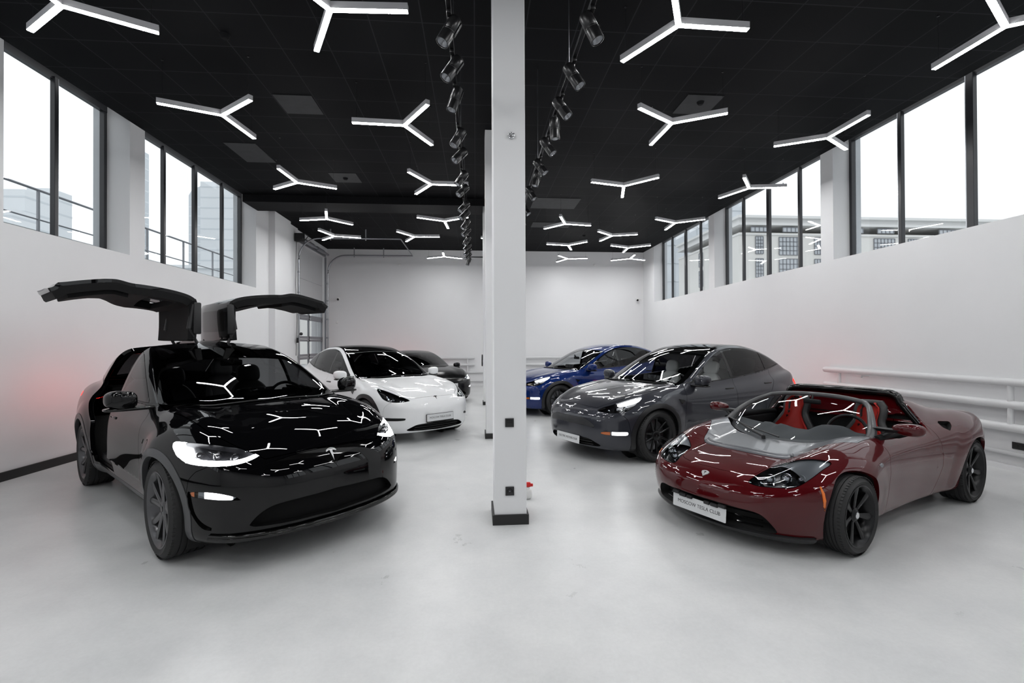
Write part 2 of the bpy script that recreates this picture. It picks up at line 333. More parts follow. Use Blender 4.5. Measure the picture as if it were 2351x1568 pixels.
M = dict(
    black=pbr('black car paint', (.0018, .0018, .0022), .015, 0, 0, .40, noise=.05, nscale=900),
    satin=pbr('satin black car paint', (.0035, .0035, .004), .22, 0, .2, .3, coatr=.12),
    white=pbr('white car paint', (.80, .81, .82), .30, 0, 1.0, .1, noise=.01, nscale=900),
    grey=pbr('dark grey metallic paint', (.034, .036, .045), .34, .25, 1.0, .05, noise=.08, nscale=1200),
    blue=pbr('deep blue metallic paint', (.003, .019, .12), .34, .25, 1.0, .05, noise=.08, nscale=1200),
    red=pbr('deep red metallic paint', (.062, .0008, .0025), .40, .15, 1.0, .04, noise=.10, nscale=1200),
    trim=pbr('satin black trim', (.010, .010, .011), .42, bump=.1),
    gloss=pbr('gloss black trim', (.004, .004, .004), .05),
    greytrim=pbr('grey arch trim', (.055, .056, .06), .42, 0, .2),
    mattegrey=pbr('matte dark front panel', (.030, .031, .034), .38, .2, bump=.3, bscale=120),
    rubber=pbr('tyre rubber', (.012, .012, .0125), .62, noise=.25, nscale=60, bump=.25, bscale=300),
    dark=pbr('dark underbody', (.004, .004, .004), .9),
    rimx=pbr('satin grey wheel alloy', (.11, .11, .115), .26, .8, noise=.05),
    rimb=pbr('satin black wheel alloy', (.013, .013, .014), .28, .5, noise=.05),
    chrome=pbr('chrome', (.75, .76, .78), .08, 1.0),
    steel=pbr('brushed steel', (.35, .36, .38), .3, 1.0, noise=.1, nscale=80),
    lining=pbr('dark cabin lining', (.007, .007, .0075), .8, spec=.2, bump=.1), silver=pbr('silver badge enamel', (.55, .55, .56), .35, .3),
    seatb=pbr('black seat cover', (.016, .016, .017), .45, bump=.2, bscale=120),
    seatw=pbr('white seat cover', (.62, .62, .60), .45, bump=.15, bscale=120),
    seatr=pbr('red seat fabric', (.42, .018, .012), .6, bump=.3, bscale=500),
    dash=pbr('grey dashboard vinyl', (.060, .064, .070), .5, bump=.3, bscale=400),
    panelg=pbr('grey cowl panel', (.13, .137, .15), .30, .3, .5, noise=.05),
    glassd=glass('dark tinted glass', (.16, .165, .17)), glassm=glass('tinted glass', (.42, .43, .44)), glassc=glass('clear windscreen glass', (.74, .76, .77)),
    glassv=glass('privacy glass', (.03, .03, .032)), lens=glass('clear lamp lens', (.85, .87, .88)),
    drl=glow('white lamp strip', (1, 1, 1), 16), drl2=glow('white lamp element', (1, 1, 1), 5),
    lampin=pbr('lamp housing', (.015, .015, .017), .20, .4), lampc=pbr('lamp reflector', (.30, .31, .33), .10, 1.0),
    amber=pbr('amber lens', (.75, .16, .01), .15, 0, 1.0), tail=pbr('red tail lens', (.35, .005, .005), .12, 0, 1.0), taillit=glow('lit red tail lamp', (1, .02, .015), 1.7),
    plate=pbr('white number plate', (.62, .63, .64), .35), ink=pbr('plate lettering', (.05, .05, .055), .5),
    mesh=pbr('black grille mesh', (.002, .002, .0022), .7, spec=.15, bump=.6, bscale=150), screen=pbr('dark display glass', (.008, .008, .009), .06),
)
def ob(name, me, mat=None, parent=None, loc=None, rot=None):
    o = bpy.data.objects.new(name, me); COL.objects.link(o)
    if mat is not None:
        for m in (mat if isinstance(mat, (list, tuple)) else [mat]): me.materials.append(m)
    if parent is not None: o.parent = parent
    if loc is not None: o.location = loc
    if rot is not None: o.rotation_euler = rot
    return o
def surf(name, S, mat, parent=None):
    if len(S.Q) == 0: return None
    me = bpy.data.meshes.new(name)
    v = S.V[S.Q]; fn = np.cross(v[:, 2]-v[:, 0], np.where((S.Q[:, 2] == S.Q[:, 3])[:, None], v[:, 2]-v[:, 1], v[:, 3]-v[:, 1])); fl = (fn*S.N[S.Q].sum(1)).sum(1) < 0
    q_ = S.Q.copy(); q_[fl] = q_[fl][:, ::-1]; S = Surf(S.V, q_, S.N)
    F = [(a, b, c) if c == d else (a, b, c, d) if a != b else (b, c, d) for a, b, c, d in S.Q.tolist()]
    F = [f for f in F if len(set(f)) == len(f)]
    me.from_pydata(S.V.tolist(), [], F); me.polygons.foreach_set('use_smooth', [True]*len(me.polygons))
    me.normals_split_custom_set_from_vertices(S.N.tolist())
    return ob(name, me, mat, parent)
def empty(name, parent=None, loc=(0, 0, 0), rz=0.):
    o = bpy.data.objects.new(name, None); COL.objects.link(o); o.location = loc; o.rotation_euler = (0, 0, rz); o.empty_display_size = .1
    if parent is not None: o.parent = parent
    return o
def tag(o, label=None, cat=None, group=None, kind=None):
    for k, v in (('label', label), ('category', cat), ('group', group), ('kind', kind)):
        if v: o[k] = v
    return o
class MB:
    def __init__(s): s.bm = bmesh.new(); s.sm = []
    def add(s, bm2, M4=None):
        me = bpy.data.meshes.new('t'); bm2.to_mesh(me); bm2.free()
        if M4 is not None: me.transform(M4)
        s.bm.from_mesh(me); bpy.data.meshes.remove(me); return s
    def box(s, c, d, bev=0., seg=2, rot=None, taper=None):
        b = bmesh.new(); bmesh.ops.create_cube(b, size=1)
        for v in b.verts:
            if taper: k = 1-taper*(v.co.z+.5); v.co.x *= k; v.co.y *= k
            v.co = Vector((v.co.x*d[0], v.co.y*d[1], v.co.z*d[2]))
        if bev: bmesh.ops.bevel(b, geom=b.edges[:], offset=bev, segments=seg, affect='EDGES', profile=.5)
        m = Matrix.Translation(c)
        if rot is not None: m = m @ Euler(rot).to_matrix().to_4x4()
        return s.add(b, m)
    def cyl(s, p0, p1, r, r2=None, seg=24, cap=True):
        p0, p1 = Vector(p0), Vector(p1); d = p1-p0; b = bmesh.new()
        bmesh.ops.create_cone(b, cap_ends=cap, segments=seg, radius1=r, radius2=r if r2 is None else r2, depth=d.length)
        return s.add(b, Matrix.Translation((p0+p1)/2) @ d.to_track_quat('Z', 'Y').to_matrix().to_4x4())
    def tube(s, pts, r, seg=12, closed=False):
        pts = [Vector(p) for p in pts]; n = len(pts); rr = r if isinstance(r, (list, tuple)) else [r]*n; b = bmesh.new(); rings = []; ref = Vector((0, 0, 1))
        for i, p in enumerate(pts):
            a = pts[(i-1) % n] if closed or i > 0 else p; c = pts[(i+1) % n] if closed or i < n-1 else p
            t = (c-a).normalized(); u = ref.cross(t)
            if u.length < .05: u = Vector((1, 0, 0)).cross(t)
            u.normalize(); w = t.cross(u)
            rings.append([b.verts.new(p+(u*math.cos(2*math.pi*k/seg)+w*math.sin(2*math.pi*k/seg))*rr[i]) for k in range(seg)])
        for i in range(n if closed else n-1):
            A, B = rings[i], rings[(i+1) % n]
            for k in range(seg): b.faces.new((A[k], A[(k+1) % seg], B[(k+1) % seg], B[k]))
        if not closed: b.faces.new(rings[0][::-1]); b.faces.new(rings[-1])
        return s.add(b)
    def lathe(s, prof, axis='Y', seg=64, M4=None, closed=False):
        """prof: list of (radius, offset along axis)"""
        b = bmesh.new(); R = []
        for k in range(seg):
            a = 2*math.pi*k/seg; c, sn = math.cos(a), math.sin(a)
            R.append([b.verts.new((r*c, o, r*sn) if axis == 'Y' else (r*c, r*sn, o)) for r, o in prof])
        n = len(prof)
        for k in range(seg):
            A, B = R[k], R[(k+1) % seg]
            for i in range(n if closed else n-1):
                j = (i+1) % n; b.faces.new((A[i], A[j], B[j], B[i]))
        bmesh.ops.remove_doubles(b, verts=b.verts, dist=1e-5); bmesh.ops.recalc_face_normals(b, faces=b.faces)
        return s.add(b, M4)
    def prism(s, pts, d, M4=None, bev=0.):
        """polygon in xy extruded along +z by d"""
        b = bmesh.new(); v0 = [b.verts.new((x, y, 0)) for x, y in pts]; v1 = [b.verts.new((x, y, d)) for x, y in pts]; n = len(pts)
        b.faces.new(v0[::-1]); b.faces.new(v1)
        for i in range(n): b.faces.new((v0[i], v0[(i+1) % n], v1[(i+1) % n], v1[i]))
        bmesh.ops.recalc_face_normals(b, faces=b.faces)
        if bev: bmesh.ops.bevel(b, geom=[e for e in b.edges if len({round(v.co.z, 6) for v in e.verts}) == 1 and abs(e.verts[0].co.z-d) < 1e-6], offset=bev, segments=2, affect='EDGES')
        return s.add(b, M4)
    def quads(s, V, F):
        b = bmesh.new(); v = [b.verts.new(p) for p in V]
        for f in F: b.faces.new([v[i] for i in f])
        return s.add(b)
    def ball(s, c, r, sc=(1, 1, 1), seg=24, rot=None):
        b = bmesh.new(); bmesh.ops.create_uvsphere(b, u_segments=seg, v_segments=seg//2, radius=r)
        m = Matrix.Translation(c)
        if rot is not None: m = m @ Euler(rot).to_matrix().to_4x4()
        return s.add(b, m @ Matrix.Diagonal((*sc, 1)))
    def build(s, name, mat, parent=None, smooth=35, loc=None, rot=None):
        me = bpy.data.meshes.new(name); s.bm.to_mesh(me); s.bm.free()
        if smooth:
            me.polygons.foreach_set('use_smooth', [True]*len(me.polygons)); me.set_sharp_from_angle(angle=math.radians(smooth))
        return ob(name, me, mat, parent, loc, rot)
def lettering(name, txt, size, mat, parent, loc, rot, width=None):
    cu = bpy.data.curves.new(name, 'FONT'); cu.body = txt; cu.size = size; cu.extrude = .0006; cu.align_x = 'CENTER'; cu.align_y = 'CENTER'
    t = bpy.data.objects.new(name, cu); COL.objects.link(t); bpy.context.view_layer.update()
    me = bpy.data.meshes.new_from_object(t.evaluated_get(bpy.context.evaluated_depsgraph_get())); COL.objects.unlink(t); bpy.data.objects.remove(t)
    if width:
        xs = [v.co.x for v in me.vertices]; k = width/(max(xs)-min(xs)); me.transform(Matrix.Diagonal((k, 1, 1, 1)))
    me.materials.clear()
    return ob(name, me, mat, parent, loc, rot)
def blob(fn, nu=40, nv=24):
    """closed surface from a function of direction -> radius vector"""
    V = []; F = []
    for i in range(nv+1):
        th = math.pi*i/nv
        for j in range(nu): V.append(fn(math.sin(th)*math.cos(2*math.pi*j/nu), math.sin(th)*math.sin(2*math.pi*j/nu), math.cos(th)))
    for i in range(nv):
        for j in range(nu): F.append((i*nu+j, (i+1)*nu+j, (i+1)*nu+(j+1) % nu, i*nu+(j+1) % nu))
    b = bmesh.new(); v = [b.verts.new(p) for p in V]
    for f in F: b.faces.new([v[k] for k in f])
    bmesh.ops.remove_doubles(b, verts=b.verts, dist=1e-6); bmesh.ops.recalc_face_normals(b, faces=b.faces); return b
def sup(a, b, c, e=2.6):
    def f(x, y, z):
        k = (abs(x)**e+abs(y)**e+abs(z)**e)**(-1/e); return (x*k*a, y*k*b, z*k*c)
    return f
# ---------------------------------------------------------------- car parts
def spoke(mb, r0, r1, w0, w1, y0, y1, th, a0, a1, n=8, cr=.35):
    """one wheel spoke in the xz plane (wheel axis y, outer face +y)"""
    V = []; F = []
    for i in range(n+1):
        t = i/n; r = r0+(r1-r0)*t; w = w0+(w1-w0)*t**1.5; y = y0+(y1-y0)*t; a = a0+(a1-a0)*t
        c, s = math.cos(a), math.sin(a)
        for q, dy in ((-.5, -.006), (-.22, 0), (.22, 0), (.5, -.006), (.42, -th), (-.42, -th)):
            V.append((r*c-q*w*s, y+dy, r*s+q*w*c))
    for i in range(n):
        for k in range(6): F.append((i*6+k, i*6+(k+1) % 6, (i+1)*6+(k+1) % 6, (i+1)*6+k))
    F.append(tuple(range(6))[::-1]); F.append(tuple(n*6+k for k in range(6)))
    b = bmesh.new(); v = [b.verts.new(p) for p in V]
    for f in F: b.faces.new([v[k] for k in f])
    bmesh.ops.recalc_face_normals(b, faces=b.faces); mb.add(b)
def wheel(car, x, y, R, w, rr, style, rim, flip, steer=0., hi=True):
    e = empty('wheel', car, (x, y, R)); e.rotation_euler = (0, 0, (math.pi if flip else 0)+steer)
    h = w/2; sg = 96 if hi else 48
    g = MB(); prof = [(rr-.012, -h+.02), (rr+.008, -h+.004), (rr+.03, -h-.002), ((R+rr)/2, -h-.008), (R-.028, -h+.006), (R-.010, -h+.018)]
    nb = 4; ww = w-.05
    for k in range(nb+1):
        c0 = -ww/2+ww*k/(nb+1)+.004; c1 = -ww/2+ww*(k+1)/(nb+1)-.004
        prof += [(R-.001, c0), (R, c1)]
        if k < nb: prof += [(R-.008, c1+.001), (R-.008, c1+.007)]
    prof += [(R-.010, h-.018), (R-.028, h-.006), ((R+rr)/2, h+.008), (rr+.03, h+.002), (rr+.008, h-.004), (rr-.012, h-.02)]
    g.lathe(prof, seg=sg)
    if hi:     # tread blocks: fine sipes across both shoulders
        for k in range(72):
            a = 2*math.pi*k/72
            for s in (-1, 1): g.box((math.cos(a)*(R-.004), s*(h-.022), math.sin(a)*(R-.004)), (.006, .026, .018), rot=(0, -a, 0))
    g.build('tyre', M['rubber'], e, 40)
    g = MB(); g.lathe([(rr-.01, -h+.02), (rr, -h+.01), (rr+.004, -h+.02), (rr-.02, -h+.05), (rr-.035, h-.05), (rr-.012, h-.018), (rr+.004, h-.010), (rr+.006, h-.002), (rr-.004, h), (rr-.016, h-.012), (rr-.04, h-.05), (rr-.05, -h+.05), (rr-.03, -h+.02)], seg=sg, closed=True)
    yo = h-.012
    if style == 'five':
        for k in range(5):
            a = 2*math.pi*k/5+math.pi/2
            spoke(g, .05, rr-.010, .052, .046, yo-.026, yo-.005, .034, a-.16, a-.27)
            spoke(g, .05, rr-.010, .052, .046, yo-.026, yo-.005, .034, a+.16, a+.33)
        g.lathe([(0, yo-.02), (.05, yo-.022), (.075, yo-.035), (.08, yo-.07), (0, yo-.07)], seg=32)
    elif style == 'multi':
        for k in range(10):
            a = 2*math.pi*k/10+math.pi/2
            spoke(g, .06, rr-.012, .030, .022, yo-.045, yo-.006, .03, a, a+(.10 if k % 2 else -.10))
        g.lathe([(0, yo-.02), (.045, yo-.022), (.07, yo-.035), (.085, yo-.06), (0, yo-.07)], seg=32)
    else:
        for k in range(7):
            a = 2*math.pi*k/7+math.pi/2
            spoke(g, .05, rr-.014, .030, .064, yo-.030, yo-.006, .026, a, a)
        g.lathe([(0, yo-.012), (.03, yo-.012), (.055, yo-.028), (.06, yo-.06), (0, yo-.07)], seg=32)
    g.build('rim', rim, e, 30)
    g = MB(); g.lathe([(.07, yo-.13), (rr-.065, yo-.13), (rr-.065, yo-.105), (.07, yo-.105)], seg=48, closed=True); g.lathe([(0, -h+.03), (.14, -h+.03), (.14, yo-.13), (0, yo-.13)], seg=32)
    g.build('brake_disc', M['steel'] if style != 'seven' else M['dark'], e, 30)
    g = MB(); g.lathe([(0, yo-.008 if style == 'seven' else yo-.016), (.022, yo-.009 if style == 'seven' else yo-.017), (.026, yo-.014 if style == 'seven' else yo-.023), (0, yo-.03)], seg=24)
    g.build('centre_cap', M['chrome'] if style == 'seven' else M['gloss'], e, 30)
    return e
def onfront(b, y, z, x0=2.9):
    lo, hi = x0, 0.8
    for _ in range(40):
        m = (lo+hi)/2
        if b.F(np.array([[m, y, z]]))[0] > 0: lo = m
        else: hi = m
    P = np.array([[lo, y, z]]); return P[0], grad(b.F, P)[0]
def ysurf(b, x, z):
    lo, hi = .3, 1.2
    for _ in range(24):
        m = (lo+hi)/2
        if b.F(np.array([[x, m, z]]))[0] > 0: hi = m
        else: lo = m
    return lo
def ontop(b, x, y, z0=2.2):
    lo, hi = z0, .3
    for _ in range(40):
        m = (lo+hi)/2
        if b.F(np.array([[x, y, m]]))[0] > 0: lo = m
        else: hi = m
    P = np.array([[x, y, lo]]); return P[0], grad(b.F, P)[0]
def orient(n, up=(0, 0, 1)):
    """matrix with local z along n and local y close to up"""
    n = Vector(n).normalized(); u = Vector(up); x = u.cross(n).normalized(); y = n.cross(x)
    return Matrix(((x.x, y.x, n.x), (x.y, y.y, n.y), (x.z, y.z, n.z))).to_4x4()
TEE = [(-.5, .42), (-.28, .53), (0, .565), (.28, .53), (.5, .42), (.46, .33), (.27, .42), (.13, .45), (0, -.56), (-.13, .45), (-.27, .42), (-.46, .33)]
def emblem(car, p, n, size, mat, off=.003):
    g = MB(); m = Matrix.Translation(Vector(p)+Vector(n)*off) @ orient(n)
    g.prism([(x*size, y*size) for x, y in TEE], .004, m, .0008); g.prism([(x*size*.86, (.56+.10-.10*abs(x*2)**2+dy)*size) for x, dy in ((-.5, -.04), (-.25, 0), (0, .01), (.25, 0), (.5, -.04), (.5, -.09), (.25, -.045), (0, -.03), (-.25, -.045), (-.5, -.09))], .004, m)
    return g.build('emblem', mat, car, 30)
def plate(car, p, n, txt, w=.52, h=.112, off=.012, frame=True, tilt=None):
    m = Matrix.Translation(Vector(p)+Vector(n)*off) @ orient(n)
    g = MB(); r = .008; pts = []
    for cx, cy, a0 in ((w/2-r, h/2-r, 0), (-w/2+r, h/2-r, 90), (-w/2+r, -h/2+r, 180), (w/2-r, -h/2+r, 270)):
        for k in range(4): a = math.radians(a0+30*k); pts.append((cx+r*math.cos(a), cy+r*math.sin(a)))
    g.prism(pts, .003, m); o = g.build('license_plate', M['plate'], car, 30)
    if frame:
        g = MB(); g.box((0, -.004, -.006), (w+.016, h+.02, .010), .004); g.box((0, -h/2-.012, -.001), (w+.016, .014, .012), .003)
        f = g.build('plate_frame', M['gloss'], o, 30); f.matrix_local = m
    if txt:
        t = lettering('lettering', txt, .042, M['ink'], o, None, None, w*.80); t.matrix_local = m @ Matrix.Translation((0, 0, .0034))
    return o
def seat(car, x, y, z, mat, s=1., tilt=.25, base=True, name='front_seat'):
    g = MB(); ct, sn = math.cos(tilt), math.sin(tilt)
    g.add(blob(sup(.27, .25, .09, 3.6)), Matrix.Translation((x+.03, y, z+.11)))
    for q in (-1, 1): g.add(blob(sup(.25, .055, .075, 3)), Matrix.Translation((x+.03, y+q*.215, z+.155)))
    R = Matrix.Translation((x-.20, y, z+.12)) @ Euler((0, -tilt, 0)).to_matrix().to_4x4()
    bk = blob(sup(.075, .235, .34, 3.4))
    for v in bk.verts:
        h = (v.co.z+.34)/.68; v.co.y *= 1-.30*max(0, h-.62)**1.5/.23*.9; v.co.x += .55*abs(v.co.y)**2.2*(1 if v.co.x > 0 else .3)
    g.add(bk, R @ Matrix.Translation((0, 0, .32)))
    for q in (-1, 1): g.add(blob(sup(.055, .05, .23, 3)), R @ Matrix.Translation((.055, q*.19, .25)))
    o = g.build(name, mat, car, 80)
    g = MB(); hb = blob(sup(.052, .135, .115, 3.)); g.add(hb, R @ Matrix.Translation((.015, 0, .735))); g.box((0, 0, 0), (.001, .001, .001)) if False else None
    g.add(blob(sup(.03, .085, .06, 3.)), R @ Matrix.Translation((0, 0, .63))); g.build('headrest', mat, o, 80)
    return o
def mirror(car, p, s, paint, foot):
    g = MB(); b = blob(sup(.088, .108, .078, 3.4))
    for v in b.verts:
        if v.co.x < 0: v.co.x *= .45
        t = v.co.y*s/.108; v.co.x -= .030*max(0, t)**2; v.co.z *= 1-.16*max(0, t)**2-.10*max(0, -t)**2; v.co.z += .006*t
    g.add(b, Matrix.Translation(p)); o = g.build('door_mirror', paint, car, 70)
    g = MB(); g.add(blob(sup(.006, .098, .056, 3.6)), Matrix.Translation((p[0]-.040, p[1], p[2]))); g.build('mirror_glass', M['chrome'], o, 60)
    g = MB(); g.add(blob(sup(.07, .5*abs(p[1]-foot[1])+.09, .016, 4)), Matrix.Translation((p[0]-.005, (p[1]*.75+foot[1]*.25)-s*.02, p[2]-.078))); g.build('mirror_base', M['gloss'], o, 50)
    return o
def inpoly(pts, a, b):
    g = sdpoly(pts)
    def f(V, N): return g(a(V), b(V))
    return f
X_ = lambda V: V[:, 0]
Y_ = lambda V: V[:, 1]
Z_ = lambda V: V[:, 2]
def ang(xc): return lambda V: np.degrees(np.arctan2(V[:, 1], V[:, 0]-xc))/60.
def build_tesla(kind, pose, paint, roof, seats, glass_front, lit, name, label, na, nb, rims, plate_txt=None, hi=True):
    b = {'X': model_x, 'Y': model_y, 'S': sedan}[kind]()
    car = empty(name, None, (pose[0], pose[1], 0), math.radians(pose[2])); tag(car, label, 'car')
    big = kind == 'X'; P = M[paint]; wb = b.wb/2; hub = b.hub
    S = shell(b.F, b.xf, b.xr, b.zo, na, nb); S0 = S
    dz = {'X': .06, 'Y': 0, 'S': -.06}[kind]
    R = {'X': .37, 'Y': .355, 'S': .345}[kind]; RA = b.arch[0][1]
    GK = float(b.gk(1.2))
    def G(V): t, s, xs = b.gh(V); return t, s, xs
    def isg(V): t, s, xs = b.gh(V); return np.minimum(b.body(V)-smax(t, s, b.kg), V[:, 2]-.75)
    lowf = lambda V, N: np.maximum(np.minimum(ring(wb, hub, RA, V), ring(-wb, hub, RA, V)), .55-V[:, 1])
    S = clip(S, lowf)
    # ---- glasshouse
    xh = {'X': -.02, 'Y': .13, 'S': .12}[kind]; xb = {'X': 1.30, 'Y': 1.10, 'S': 1.13}[kind]
    ws = lambda V, N: np.minimum(np.minimum(G(V)[2]-xh, xb-G(V)[2]), np.minimum(-G(V)[1]-.035, isg(V)+.03))
    scr, S = split(S, ws)
    scr = biggest(scr); surf('windshield', sides(flange(scr, .006)), glass_front, car)
    fr = clip(push(scr, -.004), lambda V, N: -np.minimum(np.minimum(G(V)[2]-xh-(.40 if big else .06), xb-(.22 if big else .10)-G(V)[2]), -G(V)[1]-(.12 if big else .09)))
    surf('windshield_border', sides(fr), M['gloss'], car)
    belt = {'X': Pc((1.3, 1.13), (.6, 1.115), (-.2, 1.13), (-1.2, 1.18), (-2.1, 1.27)), 'Y': Pc((1.0, 1.06), (.4, 1.055), (-.3, 1.09), (-1.1, 1.16), (-2.0, 1.28)), 'S': Pc((1.2, .985), (.4, .975), (-.3, .985), (-1.2, 1.03), (-2, 1.1))}[kind]
    xe = {'X': -2.02, 'Y': -1.92, 'S': -1.75}[kind]; bp = {'X': -.22, 'Y': -.30, 'S': -.25}[kind]
    xf0 = {'X': .78, 'Y': .64, 'S': .66}[kind]
    dlo = lambda V, N: np.minimum(np.minimum(V[:, 2]-belt(V[:, 0]), -G(V)[0]-.045), np.minimum(V[:, 0]-xe-(V[:, 2]-belt(V[:, 0]))*.9, np.minimum(isg(V)+.06, .55*(xf0-V[:, 0])+.06)))
    if kind == 'X':      # openings of the raised rear doors
        dp = inpoly([(bp, .33), (bp-.02, .9), (bp-.10, 1.95), (-1.30, 1.95), (-1.42, 1.45), (-1.50, 1.22), (-1.30, .98), (-1.02, .80), (-.95, .33)], X_, Z_)
        df = lambda V, N: np.minimum(np.minimum(dp(V, N), V[:, 1]-.14), np.minimum(V[:, 2]-.36, ring(-wb, hub, RA+.06, V)))
        door, S = split(S, df, .004)
    win, S = split(S, dlo)
    wf = clip(win, lambda V, N: V[:, 0]-bp-.035)
    q0 = -1.42 if kind == 'X' else -1.30
    wr = clip(clip(win, lambda V, N: bp-.035-V[:, 0]), lambda V, N: V[:, 0]-q0)
    wq = clip(win, lambda V, N: q0-.02-V[:, 0]); wp = clip(clip(win, lambda V, N: bp+.032-V[:, 0]), lambda V, N: V[:, 0]-bp+.032)
    for sd in (lambda s: s, mir):
        surf('side_window', sd(flange(wf, .005)), M['glassc'] if lit and kind == 'Y' else M['glassm'] if kind != 'S' else M['glassd'], car)
        surf('rear_side_window', sd(flange(wr, .005)), M['glassv'], car)
        surf('quarter_window', sd(flange(wq, .005)), M['glassv'], car)
        if len(wp.Q): surf('pillar_cover', sd(flange(wp, .01)), M['gloss'], car)
    # chrome/black waist strip
    st, S = split(S, lambda V, N: np.minimum(np.minimum(V[:, 2]-belt(V[:, 0])+.020, -V[:, 2]+belt(V[:, 0])), np.minimum(np.minimum(xf0+.10-V[:, 0], V[:, 0]-xe+.02), V[:, 1]-.5)), .0005)
    for sd in (lambda s: s, mir): surf('waist_strip', sd(flange(st, .01)), M['trim'], car)
    if kind != 'X':
        rf, S = split(S, lambda V, N: np.minimum(np.minimum(xh-.006-G(V)[2], G(V)[2]+1.42), np.minimum(-G(V)[1]-.035, isg(V))))
        rf = biggest(rf); surf('roof_glass', sides(flange(rf, .01)), M['gloss'] if roof else P, car)
        bg, S = split(S, lambda V, N: np.minimum(np.minimum(-1.44-G(V)[2], G(V)[2]+2.22), np.minimum(-G(V)[1]-.10, isg(V))))
        surf('rear_window', sides(flange(bg, .006)), M['glassv'], car)
    else:
        bg, S = split(S, lambda V, N: np.minimum(np.minimum(-1.62-G(V)[2], G(V)[2]+2.36), np.minimum(-G(V)[1]-.11, isg(V))))
        surf('rear_window', sides(flange(bg, .006)), M['glassv'], car)
    # ---- hood
    nose = {'X': 2.262, 'Y': 2.165, 'S': 2.25}[kind]
    yh = {'X': Pc((2.4, .40), (2.25, .47), (2.05, .62), (1.75, .73), (1.4, .765), (1.0, .80)), 'Y': Pc((2.4, .36), (2.15, .43), (1.95, .58), (1.7, .69), (1.4, .745), (1.0, .775)), 'S': Pc((2.4, .40), (2.25, .47), (2.05, .62), (1.75, .73), (1.4, .765), (1.0, .80))}[kind]
    hd, S = split(S, lambda V, N: np.minimum(np.minimum(nose-V[:, 0]-b.sw(V[:, 1])*.55, V[:, 0]+GK*V[:, 1]**2-xb-.035), np.minimum(yh(V[:, 0])-V[:, 1], V[:, 2]-.58)*.8), .003)
    surf('hood', sides(flange(hd, .012)), P, car)
    cw, S = split(S, lambda V, N: np.minimum(np.minimum(xb+.03-V[:, 0]-GK*V[:, 1]**2, V[:, 0]+GK*V[:, 1]**2-xb+.02), .70-V[:, 1]), .001)
    cw = biggest(cw); surf('cowl', sides(flange(push(cw, -.006), .03)), M['trim'], car)
    # ---- headlamps
    xc = {'X': 1.0, 'Y': .9, 'S': 1.0}[kind]; A = ang(xc)
    if kind == 'Y': hp = [(20.5, .715), (24, .755), (28, .785), (33, .825), (38, .858), (44, .888), (47, .895), (46, .86), (43, .805), (40, .745), (36, .705), (31, .690), (26, .692), (22.5, .702)]
    elif kind == 'X': hp = [(22.6, .812), (25, .838), (29, .862), (34, .882), (40, .897), (47, .906), (52.5, .907), (53.6, .906), (53.8, .895), (53.2, .87), (50, .82), (45, .775), (39, .762), (32, .76), (28, .768), (25, .785)]
    else: hp = [(22.6, .672), (25, .700), (29, .725), (34, .748), (40, .765), (47, .775), (52, .772), (51, .74), (48, .695), (44, .665), (39, .655), (32, .648), (28, .650), (25, .658)]
    hp = [(a/60, z) for a, z in hp]; hf = inpoly(smoothpoly(hp, 4), A, Z_)
    hl, S = split(S, lambda V, N: np.where(V[:, 0] > 1.2, hf(V, N), -1.), .0015)
    if kind == 'X': sp = [(53.4, .905), (53.5, .875), (50, .82), (45, .775), (39, .762), (32, .76), (28, .768), (25, .785), (22.6, .812), (24.2, .820), (27.5, .800), (30.5, .793), (36, .797), (41, .803), (44.5, .825), (47, .865), (48.5, .905)]
    elif kind == 'S': sp = [(52, .772), (51, .74), (48, .695), (44, .665), (39, .655), (30, .648), (25, .658), (30, .675), (37, .685), (42, .70), (45, .735), (46.5, .77)]
    else: sp = [(47, .895), (46, .862), (41.5, .822), (36, .795), (31.5, .785), (31, .805), (35, .836), (40, .868)] if lit else [(22, .703), (26, .694), (31, .692), (36, .707), (39, .735), (36, .722), (31, .703), (26, .703)]
    sf = inpoly([(a/60, z) for a, z in sp], A, Z_)
    for sd in (lambda s: s, mir):
        o = surf('headlight', sd(flange(push(hl, -.055), -.054)), M['lampin'], car)
        surf('lamp_lens', sd(flange(hl, .004)), M['lens'], o)
        s_, r_ = clip(hl, sf), None
        if lit or kind == 'Y': surf('light_strip', sd(solid(push(s_, -.006 if kind == 'X' else -.02), .01)), (M['drl'] if kind == 'X' else M['drl2']) if lit else M['lampc'], o)
        g = MB(); sg = -1 if sd is mir else 1
        for a, z, r in {'X': ((30, .825, .028), (36, .84, .026), (42, .85, .022)), 'Y': ((27, .735, .022), (32, .745, .026), (37, .765, .024)), 'S': ((30, .695, .022), (36, .71, .022), (41, .725, .02))}[kind]:
            q = A(hl.V)-a/60; i = np.argmin(q**2*.3+(hl.V[:, 2]-z)**2); p = hl.V[i]-hl.N[i]*.045
            g.ball((p[0], p[1]*sg, p[2]), r, (.7, 1, 1), 16); g.lathe([(r*1.2, -.01), (r*1.35, 0), (r*1.2, .012)], 'Z', 20, Matrix.Translation((p[0]+.012, p[1]*sg, p[2])) @ Euler((0, math.pi/2, 0)).to_matrix().to_4x4())
        g.build('lamp_projector', M['lampin'] if kind == 'X' else M['lampc'], o, 40)
    # ---- front bumper openings
    Yz = lambda pts: inpoly(pts, Y_, Z_)
    front = lambda V: V[:, 0]-1.6
    def cut_front(S, pts, push_d, mat, nm, gap=.001, fl=.05, view=None):
        f = inpoly(smoothpoly(pts, 4), view or Y_, Z_); c, S = split(S, lambda V, N: np.minimum(f(V, N), front(V)), gap); return c, S
